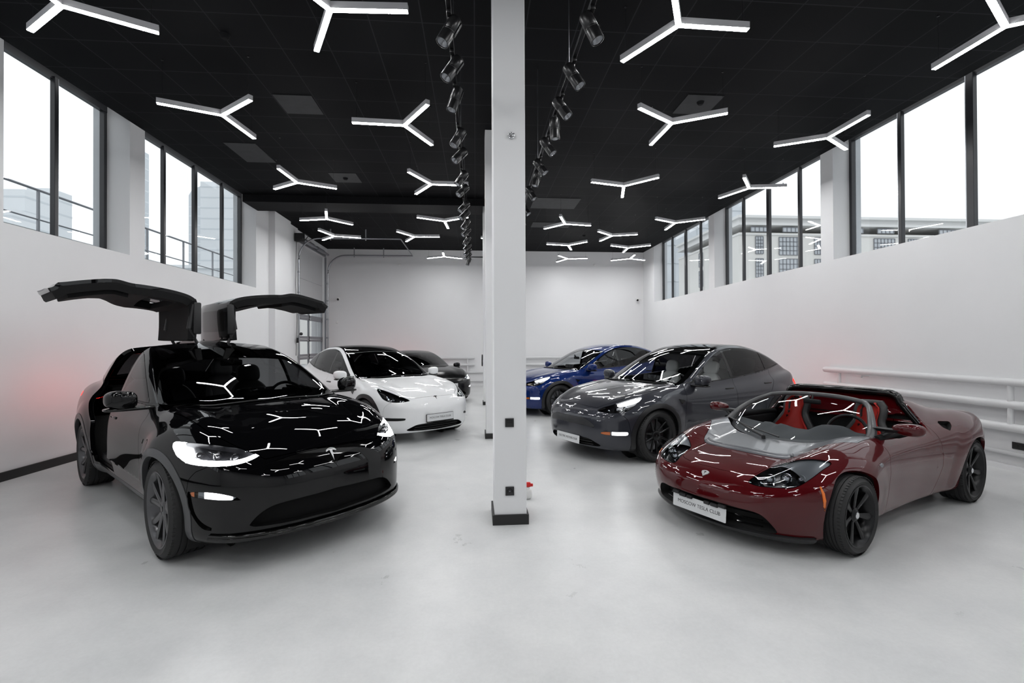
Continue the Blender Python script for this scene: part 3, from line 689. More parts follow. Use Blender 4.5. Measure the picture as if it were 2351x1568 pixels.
    if kind == 'Y':
        gr, S = cut_front(S, [(-.2, .335), (.2, .335), (.38, .325), (.46, .30), (.55, .245), (.50, .225), (.38, .222), (.2, .215), (-.2, .215)], 0, 0, 0)
        fg, S = cut_front(S, [(a/60, z) for a, z in ((24, .435), (27, .442), (33, .443), (38, .442), (38.5, .418), (38, .398), (33, .397), (27, .400), (24, .412))], 0, 0, 0, view=A)
        sm, S = cut_front(S, [(-.2, .60), (.15, .60), (.30, .60), (.42, .565), (.50, .50), (.47, .485), (.34, .50), (.15, .505), (-.2, .505)], 0, 0, 0) if paint == 'grey' else (None, S)
        if sm is not None: surf('matte_front_panel', sides(push(sm, .0005)), M['mattegrey'], car)
    elif kind == 'X':
        bd, S = cut_front(S, [(-.2, .795), (.12, .793), (.28, .783), (.44, .755), (.30, .752), (.14, .738), (.07, .715), (.03, .685), (0, .675), (-.2, .70)], 0, 0, 0)
        surf('nose_trim', sides(flange(push(bd, -.004), .02)), M['gloss'], car)
        gr, S = cut_front(S, [(-.2, .475), (.15, .475), (.35, .468), (.47, .452), (.545, .41), (.60, .345), (.58, .325), (.4, .315), (.2, .312), (-.2, .312)], 0, 0, 0)
        fg, S = cut_front(S, [(a/60, z) for a, z in ((27, .525), (30, .556), (33.5, .578), (37, .585), (42, .580), (43, .562), (41.5, .545), (37, .538), (32, .530))], 0, 0, 0, view=A)
        cr, S = cut_front(S, [(a/60, z) for a, z in ((42.6, .575), (43.6, .57), (43.2, .47), (41, .385), (38, .32), (34.5, .322), (38, .36), (40.6, .42), (41.8, .50))], 0, 0, 0, view=A)
        for sd in (lambda s: s, mir): surf('air_slot', sd(flange(push(cr, -.022), -.021)), M['gloss'], car)
    else:
        gr, S = cut_front(S, [(-.2, .36), (.2, .36), (.4, .35), (.50, .31), (.56, .24), (.4, .22), (.2, .215), (-.2, .215)], 0, 0, 0)
        fg, S = cut_front(S, [(a/60, z) for a, z in ((27, .415), (30, .446), (33.5, .468), (37, .475), (42, .470), (43, .452), (41.5, .435), (37, .428), (32, .420))], 0, 0, 0, view=A)
    o = surf('lower_grille', sides(flange(push(gr, -.05), -.049)), M['mesh'], car)
    g = MB()
    for k in range(0 if kind == 'X' else 3):
        z = {'X': .345, 'Y': .240, 'S': .25}[kind]+.036*k
        pts = [(onfront(b, y, z)[0][0]-.03, y, z) for y in np.linspace(-.42, .42, 15)]; g.tube(pts, .005, 6)
    if kind != 'X': g.build('grille_slat', M['trim'], o, 40)
    for sd in (lambda s: s, mir):
        off = kind == 'Y' and not lit
        o = surf('fog_light', sd(flange(push(fg, -.02), -.019)), M['trim'] if off else M['lampc'], car)
        if not off:
            surf('lamp_lens', sd(fg), M['lens'], o)
            amb = {'X': lambda V, N: np.minimum(A(V)-41.2/60, 1), 'Y': lambda V, N: 29./60-A(V), 'S': lambda V, N: A(V)-41.5/60}[kind]
            am = clip(fg, amb); surf('turn_signal', sd(push(am, -.004)), M['amber'], o)
            wl = clip(clip(fg, lambda V, N: (38 if kind == 'X' else 99)/60-A(V)), lambda V, N: A(V)-30/60)
            if lit: surf('light_strip', sd(push(wl, -.010)), M['drl2'], o)
    # ---- lower skirts and arches
    tz = {'X': .33, 'Y': .27, 'S': .22}[kind]
    tr = M['greytrim'] if big else M['trim']
    ar, S = split(S, lambda V, N: np.minimum({'X': .062, 'Y': .062, 'S': .022}[kind]-np.minimum(ring(wb, hub, RA, V), ring(-wb, hub, RA, V)), V[:, 1]-.55), .001)
    for sd in (lambda s: s, mir):
        for q in (1, -1):
            surf('wheel_arch_trim', sd(flange(push(clip(ar, lambda V, N: q*V[:, 0]), .004), .04)), tr if kind != 'S' else P, car)
    sk, S = split(S, lambda V, N: np.minimum(np.minimum(tz-V[:, 2], wb-RA-.02-np.abs(V[:, 0])), V[:, 1]-.6), .001)
    for sd in (lambda s: s, mir): surf('side_skirt', sd(flange(push(sk, .002), .03)), tr, car)
    # ---- doors, bumpers, fenders
    xd = {'X': .86, 'Y': .84, 'S': .92}[kind]
    fd, S = split(S, lambda V, N: np.minimum(inpoly([(xd+.05, tz), (xd+.06, .60), (xd, .95+dz), (xd-.12, 1.12+dz), (bp, 1.3+dz), (bp, tz)], X_, Z_)(V, N), np.minimum(belt(V[:, 0])-.018-V[:, 2], V[:, 1]-.5)), .0025)
    rd = Surf(np.zeros((0, 3)), np.zeros((0, 4), int), np.zeros((0, 3)))
    if kind != 'X':
        rd, S = split(S, lambda V, N: np.minimum(np.minimum(inpoly([(bp, tz), (bp, 1.3), (-1.45, 1.3), (-1.38, 1.0), (-1.20, .84), (-1.02, .70), (-.98, tz)], X_, Z_)(V, N), ring(-wb, hub, RA+.075, V)), np.minimum(belt(V[:, 0])-.018-V[:, 2], V[:, 1]-.5)), .0025)
    for sd in (lambda s: s, mir):
        sg = -1 if sd is mir else 1
        o = surf('front_door', sd(flange(fd, .03)), P, car)
        for D, hx, oo in ((fd, bp+.16, o), (rd, -1.18, None)):
            if len(D.Q) == 0: continue
            if oo is None: oo = surf('rear_door', sd(flange(D, .03)), P, car)
            zz = {'X': .93, 'Y': .92 if hx > -1 else .96, 'S': .84}[kind]
            i = np.argmin((D.V[:, 0]-hx)**2+(D.V[:, 2]-zz)**2); p = D.V[i]; g = MB(); g.box((p[0], (p[1]+.001)*sg, p[2]), (.20, .014, .024), .006); g.build('door_handle', P if kind != 'Y' else M['gloss'], oo, 40)
    bf, S = split(S, lambda V, N: np.minimum(inpoly([(3, 0), (3, 1), (2.35, .9), (1.98, .66+dz), (1.93, .60+dz), (1.90, .45), (1.86, 0)], X_, Z_)(V, N), 1), .002)
    surf('front_bumper', sides(flange(bf, .04)), P, car)
    br, S = split(S, lambda V, N: np.minimum(inpoly([(-3, 0), (-3, .62), (-2.2, .62), (-1.95, .55), (-1.86, 0)], X_, Z_)(V, N), 1), .002)
    surf('rear_bumper', sides(flange(br, .04)), P, car)
    tl, S = split(S, lambda V, N: inpoly([(-3, .95+dz), (-2.05, 1.0+dz), (-1.98, .96+dz), (-2.2, .88+dz), (-3, .85+dz)], X_, Z_)(V, N), .001)
    for sd in (lambda s: s, mir): surf('tail_glow_blocker', sd(push(tl, -.028)), M['dark'], car)  # added unseen sheet that keeps tail lamp glow out of the cabin
    for sd in (lambda s: s, mir): surf('tail_light', sd(flange(tl, .02)), M['taillit'] if lit else M['tail'], car)
    for sd in (lambda s: s, mir):
        o = surf('body_shell', sd(flange(S, .035, False)), P, car)
    # fender side vents
    for sg in (1, -1):
        kk = .55 if kind == 'X' else 1.; g = MB(); q = clip(sides(S0), lambda V, N: sg*V[:, 1]-.5); zz = {'X': .84, 'Y': .80, 'S': .76}[kind]; i = np.argmin((q.V[:, 0]-(xd+.14))**2+(q.V[:, 2]-zz)**2)
        g.prism([(-.075*kk, 0), (.06*kk, .03*kk), (.0, -.045*kk)], .006, Matrix.Translation(q.V[i]-q.N[i]*.003) @ orient(q.N[i]) @ Matrix.Diagonal((-sg, 1, 1, 1)))
        g.build('side_camera_trim', M['gloss'], car, 30)
    # ---- lip below the bumper
    g = MB()
    zl = {'X': .275, 'Y': .205, 'S': .20}[kind]
    pts = []
    for y in np.linspace(-.80, .80, 41):
        p, n = onfront(b, abs(y), zl); pts.append((p[0]+.002, y, zl-.012*(1-abs(y)/.9)))
    if kind == 'X':
        for dx, dzz, r in ((.018, 0, .012), (.01, -.02, .016)): g.tube([(x+dx, y, z+dzz) for x, y, z in pts], r, 8)
        g.build('bumper_lip', M['gloss'], car, 50)
    # ---- wheel wells, floor, lining
    for sx in (1, -1):
        for sg in (1, -1):
            g = MB(); V = []; F = []; n = 28
            for i in range(n+1):
                a = math.radians(-35+250*i/n); c, s_ = math.cos(a)*(RA+.012), math.sin(a)*(RA+.012)
                for t in (ysurf(b, sx*wb+c, max(hub+s_, .26))-.018, .52): V.append((sx*wb+c, sg*t, hub+s_))
            for i in range(n): F.append((2*i, 2*i+1, 2*i+3, 2*i+2))
            g.quads(V, F); g.cyl((sx*wb, sg*.50, hub), (sx*wb, sg*.52, hub), RA+.012, seg=32); g.build('wheel_liner', M['dark'], car, 60)
    g = MB(); zf = float(b.bz(0))+.02; g.box((0, 0, zf+.01), (b.wb-2*RA-.04, 1.66, .05), .01); g.box((.0, 0, zf+.02), (b.wb+1.30, 1.0, .05), .01); g.build('underbody', M['dark'], car, 30)
    cab = clip(clip(S0, lambda V, N: np.minimum(1.05-V[:, 0], V[:, 0]+1.95)), lambda V, N: V[:, 2]-.32)
    cab = clip(cab, lambda V, N: -ws(V, N)+.0); cab = clip(cab, lambda V, N: -dlo(V, N))
    if kind == 'X': cab = clip(cab, lambda V, N: -df(V, N))
    cab = clip(cab, lambda V, N: -np.minimum(np.minimum(-1.44-G(V)[2], G(V)[2]+2.3), np.minimum(-G(V)[1]-.10, isg(V))))
    surf('cabin_lining', sides(push(clip(cab, lowf), -.045)), M['lining'], car)
    # ---- cabin
    z0 = {'X': .42, 'Y': .36, 'S': .26}[kind]
    g = MB(); g.box((-1.62, 0, z0+.36), (.04, 1.36, .66), .01); g.box((-1.95, 0, z0+.66), (.70, 1.24, .03), .01); g.box((1.22, 0, z0+.25), (.04, 1.30, .60), .01); g.build('luggage_panel', M['dark'], car, 30)
    for sy in (-.40, .40): seat(car, .0, sy, z0+.02, M[seats])
    seat(car, -.95, .42, z0+.05, M[seats], name='rear_seat'); seat(car, -.95, -.42, z0+.05, M[seats], name='rear_seat'); 
    if kind != 'X': seat(car, -.97, 0, z0+.05, M[seats], name='rear_seat')
    g = MB(); xd0 = xb-.28; zd = {'X': 1.06, 'Y': .985, 'S': .92}[kind]
    g.box((xd0-.02, 0, zd-.10), (.42, 1.46, .20), .06, 3); g.box((xd0+.20, 0, zd-.03), (.34, 1.30, .08), .03); g.box((.0, 0, z0+.10), (1.1, .20, .28), .05); o = g.build('dashboard', M['lining'] if seats != 'seatw' else M['trim'], car, 50)
    g = MB(); g.box((xd0-.20, .02, zd+.03), (.02, .36, .21), .006, 2, (0, -.12, 0)); g.build('centre_screen', M['screen'], o, 40)
    g = MB(); th = [2*math.pi*k/28 for k in range(28)]; cx, cy, cz = xd0-.33, .40, zd-.02
    g.tube([(cx+math.cos(.35)*0-.17*math.sin(t)*math.sin(.4), cy+.185*math.cos(t), cz+.175*math.sin(t)) for t in th], .016, 8, True); g.box((cx, cy, cz), (.04, .30, .05), .015); g.cyl((cx, cy, cz), (xd0, cy, zd-.06), .03); g.build('steering_wheel', M['trim'], o, 50)
    p, n = ontop(b, xh+.30, 0); g = MB(); g.box((p[0]-.04, 0, p[2]-.09), (.03, .22, .065), .015); g.cyl((p[0]-.02, 0, p[2]-.08), (p[0]+.02, 0, p[2]-.01), .015); g.build('rear_view_mirror', M['trim'], car, 50)
    # wipers
    for y0, y1 in ((.05, .62), (-.58, -.02)):
        g = MB(); pts = []
        for y in np.linspace(y0, y1, 7):
            x = xb-GK*y*y-.015-.02*abs(y-y0); p, n = ontop(b, x, abs(y)); pts.append((p[0], y, p[2]+.006))
        g.tube(pts, .007, 6); g.build('wiper', M['trim'], car, 50)
    # ---- mirrors, wheels, badge, plate
    mp = {'X': (.80, 1.045, 1.165), 'Y': (.62, .985, 1.085), 'S': (.78, 1.00, .985)}[kind]
    for sg in (1, -1): mirror(car, (mp[0], mp[1]*sg, mp[2]), sg, P, (mp[0]-.02, .86*sg, mp[2]-.04))
    W_ = {'X': .265, 'Y': .25, 'S': .25}[kind]; rr = {'X': .283, 'Y': .270, 'S': .262}[kind]
    for sx in (1, -1):
        for sg in (1, -1):
            yy = float(b.W(sx*wb))+.004-W_/2
            wheel(car, sx*wb, yy*sg, R, W_, rr, rims, M['rimx'] if kind == 'X' else M['rimb'], sg < 0, 0, hi)
    if kind == 'X':
        p, n = onfront(b, 0, .738); emblem(car, p, (n[0], 0, n[2]), .09, M['silver'], .004)
    else:
        p, n = ontop(b, {'Y': 2.20, 'S': 2.27}[kind], 0); emblem(car, p, (n[0], 0, n[2]), .07, M['gloss'] if paint == 'white' else M['chrome'], .001)
    if plate_txt is not None:
        z = {'Y': .285 if lit else .42, 'S': .50, 'X': .5}[kind]; p, n = onfront(b, 0, z); plate(car, (p[0]+.004, 0, z), (1, 0, .05), plate_txt, off=.01, frame=not lit or kind != 'Y')
    if kind == 'X': raised_doors(car, b, door, dlo, P)
    return car, b, S0
def raised_doors(car, b, D, dlo, P):
    up = clip(D, lambda V, N: .615-V[:, 1]); up = clip(up, lambda V, N: V[:, 2]-1.3); lo = clip(D, lambda V, N: np.maximum(V[:, 1]-.619, 1.3-V[:, 2]))
    zt = lambda y: float(np.max(D.V[np.abs(D.V[:, 1]-y) < .03][:, 2]))
    h1 = np.array([0, .15, zt(.16)]); h2 = np.array([0, .617, zt(.617)])
    def rot(a):
        c, s = math.cos(a), math.sin(a); return np.array([[1, 0, 0], [0, c, -s], [0, s, c]])
    R1 = rot(math.radians(97)); R2 = rot(math.radians(76)); h2n = h1+R1 @ (h2-h1)
    def t1(S): return Surf((S.V-h1) @ R1.T+h1, S.Q, S.N @ R1.T)
    def t2(S): return Surf((S.V-h2) @ R2.T+h2n, S.Q, S.N @ R2.T)
    inn = lambda V, N: np.minimum(np.minimum(V[:, 0]+1.40, -.30-V[:, 0]), V[:, 2]-.46)
    lo = clip(lo, lambda V, N: V[:, 2]-.43)
    win = clip(lo, lambda V, N: np.minimum(dlo(V, N), np.minimum(-.34-V[:, 0], V[:, 0]+1.42)))
    pan = clip(lo, lambda V, N: -np.minimum(dlo(V, N), np.minimum(-.34-V[:, 0], V[:, 0]+1.42)))
    upw = clip(up, lambda V, N: np.minimum(np.minimum(-.42-V[:, 0], V[:, 0]+1.18), np.minimum(V[:, 1]-.26, .52-V[:, 1])))
    upp = clip(up, lambda V, N: -np.minimum(np.minimum(-.42-V[:, 0], V[:, 0]+1.18), np.minimum(V[:, 1]-.26, .52-V[:, 1])))
    for sd in (lambda s: s, mir):
        sg = -1 if sd is mir else 1
        o = surf('raised_rear_door', sd(t2(flange(pan, .035, False))), P, car)
        surf('door_window', sd(t2(flange(win, .006, False))), M['glassv'], o)
        tr_ = clip(clip(lo, lambda V, N: V[:, 2]-.44), lambda V, N: .09-np.minimum(dlo(V, N), np.minimum(-.34-V[:, 0], V[:, 0]+1.42))); tr_ = push(tr_, -.036)
        surf('inner_door_trim', sd(t2(solid(tr_, .075))), M['lining'], o)
        low = clip(clip(pan, lambda V, N: np.minimum(1.06-V[:, 2], V[:, 2]-.56)), lambda V, N: np.minimum(-.30-V[:, 0], V[:, 0]+1.12)); surf('armrest_panel', sd(t2(solid(push(low, -.105), .045))), M['lining'], o)
        surf('roof_panel', sd(t1(flange(upp, .03, False))), P, o); surf('roof_window', sd(t1(flange(upw, .006, False))), M['glassv'], o)
        surf('inner_roof_trim', sd(t1(solid(push(up, -.032), .05))), M['lining'], o)
        for x in (-.32, -1.18):
            g = MB(); p = h1+R1 @ np.array([0, .12, -.10]); g.cyl((x, h1[1]*sg, h1[2]-.05), (x, p[1]*sg, p[2]), .016); q = h1+R1 @ np.array([0, .40, -.09]); g.cyl((x, p[1]*sg, p[2]), (x, q[1]*sg, q[2]), .028); g.build('lift_strut', M['trim'], o, 40)
        g = MB(); g.box((-.27, (h1[1]+.02)*sg, h1[2]+.25), (.03, .075, .36), .015); g.build('hinge_cover', M['trim'], o, 40)
        # sill and frame of the opening
    for sg in (1, -1):
        g = MB(); g.box((-.62, .81*sg, .40), (.78, .14, .09), .03); g.box((-.20, .79*sg, .76), (.05, .10, .66), .02); g.box((-.62, .40*sg, .40), (.9, .8, .04), .01); g.build('door_sill', M['trim'], car, 40)
# ---------------------------------------------------------------- open sports car
def build_roadster(pose, na, nb):
    b = roadster(); wb = b.wb/2; hub = b.hub
    car = empty('roadster', None, (pose[0], pose[1], 0), math.radians(pose[2]))
    tag(car, 'deep red open two-seat sports car with red seats and black wheels', 'car'); P = M['red']
    S = shell(b.F, b.xf, b.xr, b.zo, na, nb); S0 = S
    RF, RR = .335, .350
    wf = lambda V: np.hypot(V[:, 0]-wb, V[:, 2]-.30)-RF
    wr = lambda V: np.hypot(V[:, 0]+wb, V[:, 2]-.317)-RR
    S = clip(S, lambda V, N: np.maximum(np.minimum(wf(V), wr(V)), .55-V[:, 1]))
    # cockpit opening seen from above
    ck = inpoly([(.90, -.4), (.90, .15), (.87, .30), (.78, .47), (.66, .59), (.54, .665), (.42, .72), (.2, .765), (-.2, .77), (-.405, .74), (-.405, -.4)], X_, Y_)
    S = clip(S, lambda V, N: np.maximum(-ck(V, N), .55-V[:, 2])); S = clip(S, lambda V, N: np.maximum(-.4212-V[:, 0], np.maximum(.86-V[:, 2], V[:, 0]+.40)))
    top = lambda V, N: V[:, 2]-.42
    # cowl panel in front of the windscreen
    cp, S = split(S, lambda V, N: np.minimum(inpoly([(1.335, -.4), (1.335, .12), (1.325, .30), (1.30, .40), (1.25, .445), (1.05, .53), (.90, .62), (.80, .70), (.55, .70), (.55, -.4)], X_, Y_)(V, N), top(V, N)), .0025)
    o = surf('cowl_panel', sides(flange(cp, .02)), M['panelg'], car)
    g = MB()
    for k, (xx, dz) in enumerate(((1.315, .010), (1.275, .017))):
        pts = []
        for y in np.linspace(-.41, .41, 31):
            p, n = ontop(b, xx-.20*y*y*abs(y)*2-.25*max(0, abs(y)-.3), abs(y)); pts.append((p[0], y, p[2]+dz-.012))
        g.tube(pts, .020, 10)
    g.build('vent_lip', M['panelg'], o, 60)
    # hood lid
    hd, S = split(S, lambda V, N: np.minimum(inpoly([(1.745, -.4), (1.745, .10), (1.73, .22), (1.695, .32), (1.66, .36), (1.34, .385), (1.20, .43), (1.0, .52), (.85, .60), (.6, .60), (.6, -.4)], X_, Y_)(V, N), top(V, N)), .002)
    surf('hood', sides(flange(hd, .012)), P, car)
    # headlamps
    hp = smoothpoly([(1.775, .37), (1.755, .355), (1.70, .365), (1.60, .385), (1.50, .405), (1.43, .47), (1.36, .57), (1.29, .665), (1.255, .712), (1.29, .722), (1.37, .712), (1.47, .70), (1.58, .675), (1.66, .635), (1.72, .555), (1.765, .455)], 4)
    hl, S = split(S, lambda V, N: np.minimum(inpoly(hp, X_, Y_)(V, N), top(V, N)), .002)
    for sd in (lambda s: s, mir):
        sg = -1 if sd is mir else 1
        o = surf('headlight', sd(flange(push(hl, -.05), -.049)), M['lampin'], car); surf('lamp_lens', sd(flange(hl, .004)), M['lens'], o)
        cv = clip(hl, lambda V, N: 1.50+.30*(V[:, 1]-.5)-V[:, 0]); surf('lamp_cover', sd(push(cv, -.012)), M['panelg'], o)
        g = MB()
        for x, y, r in ((1.66, .46, .038), (1.60, .56, .036), (1.54, .645, .028), (1.71, .42, .018), (1.655, .385, .014)):
            p, n = ontop(b, x, y); p = p-n*.036; g.ball((p[0], p[1]*sg, p[2]), r*.8, (1, 1, 1), 16)
            g.lathe([(r, -.008), (r*1.18, .004), (r*1.05, .010)], 'Z', 24, Matrix.Translation((p[0]+.004, p[1]*sg, p[2]+.006)) @ orient((n[0]+.6, n[1]*sg*.5, n[2]*.6)))
        g.build('lamp_projector', M['lampc'], o, 40)
        rimb = border(hl)
    # lamp surround beads
    # mouth
    mo = smoothpoly([(-.2, .335), (0, .337), (.20, .335), (.34, .328), (.43, .325), (.49, .305), (.535, .25), (.56, .19), (.53, .168), (.3, .162), (0, .160), (-.2, .162)], 4)
    gr, S = split(S, lambda V, N: np.minimum(inpoly(mo, Y_, Z_)(V, N), V[:, 0]-1.4), .001)
    o = surf('front_intake', sides(flange(push(gr, -.10), -.10)), M['dark'], car)
    g = MB()
    for k in range(3): g.tube([(onfront(b, y, .26)[0][0]-.07, y, .20+.045*k) for y in np.linspace(-.46, .46, 15)], .006, 6)
    g.build('grille_slat', M['gloss'], o, 40)
    sp, S = split(S, lambda V, N: np.minimum(.165-V[:, 2], V[:, 0]-wb-RF-.02), .001)
    surf('front_splitter', sides(flange(push(sp, .022), .04)), M['trim'], car)
    # doors and side openings
    fd, S = split(S, lambda V, N: np.minimum(inpoly([(.57, .17), (.62, .45), (.62, .62), (.58, .72), (.55, .95), (-.42, .95), (-.44, .70), (-.47, .45), (-.36, .17)], X_, Z_)(V, N), V[:, 1]-.5), .0025)
    sc, S = split(S, lambda V, N: np.minimum(inpoly([(-.66, .835), (-.70, .845), (-.86, .835), (-.80, .80), (-.70, .765), (-.64, .80)], X_, Z_)(V, N), V[:, 1]-.5), .001)
    for sd in (lambda s: s, mir):
        surf('door', sd(flange(fd, .05, False)), P, car); surf('side_intake', sd(flange(push(sc, -.05), -.049)), M['dark'], car)
        sg = -1 if sd is mir else 1; g = MB(); g.tube([(x, (ysurf(b, x, z)+.001)*sg, z) for x, z in ((1.500, .545), (1.506, .50), (1.512, .45), (1.514, .41), (1.512, .375))], [.006, .011, .012, .010, .005], 10); g.build('side_marker', M['amber'], car, 50); g = MB(); p = S0.V[np.argmin((S0.V[:, 0]-.80)**2+(S0.V[:, 2]-.645)**2+9*(S0.V[:, 1] < .5))]; g.ball((p[0], p[1]*sg, p[2]), .03, (1, .35, .6), 20); g.build('side_repeater', M['lampc'], car, 60)
    ec, S = split(S, lambda V, N: np.minimum(inpoly([(-.62, -.4), (-.62, .34), (-1.1, .38), (-1.55, .44), (-1.62, -.4)], X_, Y_)(V, N), V[:, 2]-.6), .002)
    surf('engine_cover', sides(flange(ec, .012)), M['trim'], car)
    surf('body_shell', sides(flange(S, .03, True)), P, car)
    # windscreen: curved frame and glass between base and header
    def wsp(u, v):      # u -1..1 across, v 0..1 up
        y = u*(.67-.185*max(v, 0)**1.4); bx = .905-.42*abs(u)**2.2; bz = .722+.065*abs(u)**2; hx = .05+.03*abs(u)**2.2; hz = 1.085-.045*abs(u)**2.5
        bul = .025*math.sin(math.pi*max(v, 0)); return (bx+(hx-bx)*v+bul, y, bz+(hz-bz)*v+bul*.7)
    nu, nv = 48, 16; V = [wsp(-1+2*i/nu, .02+.96*j/nv) for i in range(nu+1) for j in range(nv+1)]
    g = MB(); g.quads(V, [(i*(nv+1)+j, (i+1)*(nv+1)+j, (i+1)*(nv+1)+j+1, i*(nv+1)+j+1) for i in range(nu) for j in range(nv)]); g.build('windshield', M['glassc'], car, 80)
    g = MB(); us = np.linspace(-1, 1, 41)
    path = [wsp(-1, v) for v in np.linspace(-.08, .86, 10)]+[tuple(Vector(wsp(u, 1))) for u in np.linspace(-.94, .94, 31)]+[wsp(1, v) for v in np.linspace(.86, -.08, 10)]
    rr = [.046-.022*(k/9)**.6 for k in range(10)]+[.023]*31+[.024+.022*(1-(1-k/9)**.6) for k in range(10)]
    g.tube(path, rr, 12); g.build('windshield_frame', M['greytrim'], car, 60)
    bm_ = []
    for sg in (1,):
        g = MB(); g.tube([(.93, -.03, .735), (.84, -.22, .765), (.69, -.46, .80)], [.014, .012, .008], 8); g.tube([(.90, .10, .745), (.80, -.28, .785), (.62, -.60, .815)], .007, 6); g.cyl((.93, -.03, .71), (.93, -.03, .745), .018); g.build('wiper', M['trim'], car, 40)
    # roll hoop across the seats
    g = MB(); hoop = []
    for t in np.linspace(-1, 1, 41):
        a = abs(t); y = math.copysign(min(.66, .70*min(1, a*1.12)), t) if a > 0 else 0
        ang_ = max(0., (a-.55)/.25); yy = .44*min(a/.55, 1)+.10*math.sin(min(ang_, 1)*math.pi/2)+max(0, a-.80)/.20*.15; z = 1.118-.01*a-.075*(1-math.cos(min(ang_, 1)*math.pi/2))-max(0, a-.80)/.20*.20; hoop.append((-.425, math.copysign(yy, t), z))
    g.tube(hoop, .030, 12); g.tube([(x-.05, y*.99, z+.004) for x, y, z in hoop], .028, 12); g.tube([(x-.10, y*.98, z-.004) for x, y, z in hoop[6:-6]], .024, 12)
    g.build('roll_hoop', M['gloss'], car, 60)
    g = MB(); g.box((-.47, 0, .70), (.05, 1.26, .40), .02); g.build('rear_bulkhead', M['dark'], car, 40)
    g = MB(); g.box((-.465, 0, .955), (.03, 1.12, .12), .01); g.build('rear_shelf_cover', M['seatr'], car, 40)
    for sg in (1, -1):
        g = MB(); pts = [(.50, .715*sg, .785), (.2, .72*sg, .80), (-.2, .715*sg, .805), (-.40, .70*sg, .80)]
        g.tube(pts, [.03, .032, .032, .03], 12); g.box((.05, .70*sg, .55), (.92, .05, .46), .02)
        o = g.build('door_lining', M['lining'], car, 60); g = MB(); g.box((.10, .665*sg, .56), (.55, .012, .20), .005); g.build('door_insert', M['seatr'], o, 40)
    g = MB(); g.box((.05, 0, .20), (1.1, 1.38, .05), .01); g.box((.05, 0, .33), (.9, .18, .24), .05); g.build('cabin_floor', M['dark'], car, 40)
    # dashboard
    g = MB(); V = []; nu, nv = 40, 10
    for i in range(nu+1):
        u = -1+2*i/nu
        for j in range(nv+1):
            t = j/nv; y = u*.69; x0 = .895-.42*abs(u)**2.2-.01; x1 = .36; x = x0+(x1-x0)*t; z = .705+.035*abs(u)**2+.07*math.sin(math.pi*.5*min(1, t*1.5))-.10*max(0, t-.8)/.2
            hum = math.exp(-((y-.36)/.155)**4)*.075*math.exp(-((t-.66)/.22)**2); z += hum+.045*math.exp(-((y+.06)/.06)**2-((t-.6)/.16)**2)+.04*math.exp(-((y+.22)/.055)**2-((t-.6)/.2)**2)
            V.append((x, y, z))
        V.append((.40, u*.69, .50))
    m_ = nv+2; g.quads(V, [(i*m_+j, (i+1)*m_+j, (i+1)*m_+j+1, i*m_+j+1) for i in range(nu) for j in range(nv+1)]); o = g.build('dashboard', M['dash'], car, 70)
    g = MB(); cx, cy, cz = .22, .36, .755; g.tube([(cx-.165*math.sin(t)*math.sin(.35), cy+.175*math.cos(t), cz+.165*math.sin(t)) for t in [2*math.pi*k/32 for k in range(32)]], .015, 10, True)
    g.box((cx, cy, cz), (.03, .31, .035), .012); g.box((cx+.01, cy, cz-.06), (.03, .035, .12), .012); g.ball((cx-.01, cy, cz), .05, (.5, 1, 1)); g.cyl((cx, cy, cz), (.42, cy, .72), .025); g.build('steering_wheel', M['trim'], o, 50)
    # bucket seats
    for sy in (.36, -.36):
        g = MB(); prof = []
        tilt = .33
        def P3(y, h, d): return (-.12-math.sin(tilt)*h+d, sy+y*.93, .28+math.cos(tilt)*h*.95)
        def slab(wf, h0, h1, d0, th, n=18, m=10):
            V = []; F = []
            for i in range(n+1):
                h = h0+(h1-h0)*i/n; w = wf(h)
                for j in range(m+1):
                    u = -1+2*j/m; V.append(P3(u*w, h, d0+.10*abs(u)**3+.0)); 
            N0 = len(V); V += [(x-th, y, z) for x, y, z in V]
            q = lambda i, j: i*(m+1)+j
            for i in range(n):
                for j in range(m): F.append((q(i, j), q(i, j+1), q(i+1, j+1), q(i+1, j))); F.append((N0+q(i, j), N0+q(i+1, j), N0+q(i+1, j+1), N0+q(i, j+1)))
            for i in range(n):
                for j in (0, m): F.append((q(i, j), q(i+1, j), N0+q(i+1, j), N0+q(i, j)))
            for j in range(m):
                for i in (0, n): F.append((q(i, j), q(i, j+1), N0+q(i, j+1), N0+q(i, j)))
            g.quads(V, F)
        wfn = Pc((0, .23), (.25, .245), (.40, .24), (.52, .17), (.62, .125), (.74, .135), (.80, .11), (.83, .06))
        slab(lambda h: float(wfn(h))-.035, .0, .82, .055, .06); g.box((.12, sy, .29), (.46, .34, .12), .05, 3); o = g.build('bucket_seat', M['seatr'], car, 60)
        g = MB(); tr = []
        for s2 in (1, -1):
            g.tube([P3(s2*(float(wfn(h))-.02), h, .085) for h in np.linspace(0, .81, 22)], .042, 10)
            g.tube([(.34, sy+s2*.20, .33), (.1, sy+s2*.21, .35), (-.10, sy+s2*.22, .36)], .045, 10)
        g.tube([P3(y, .815-.3*y*y, .07) for y in np.linspace(-.10, .10, 8)], .03, 10); g.box((-.155, sy, .46), (.05, .26, .13), .03, 3, (0, -tilt, 0)); g.build('seat_bolster', M['seatb'], o, 60)
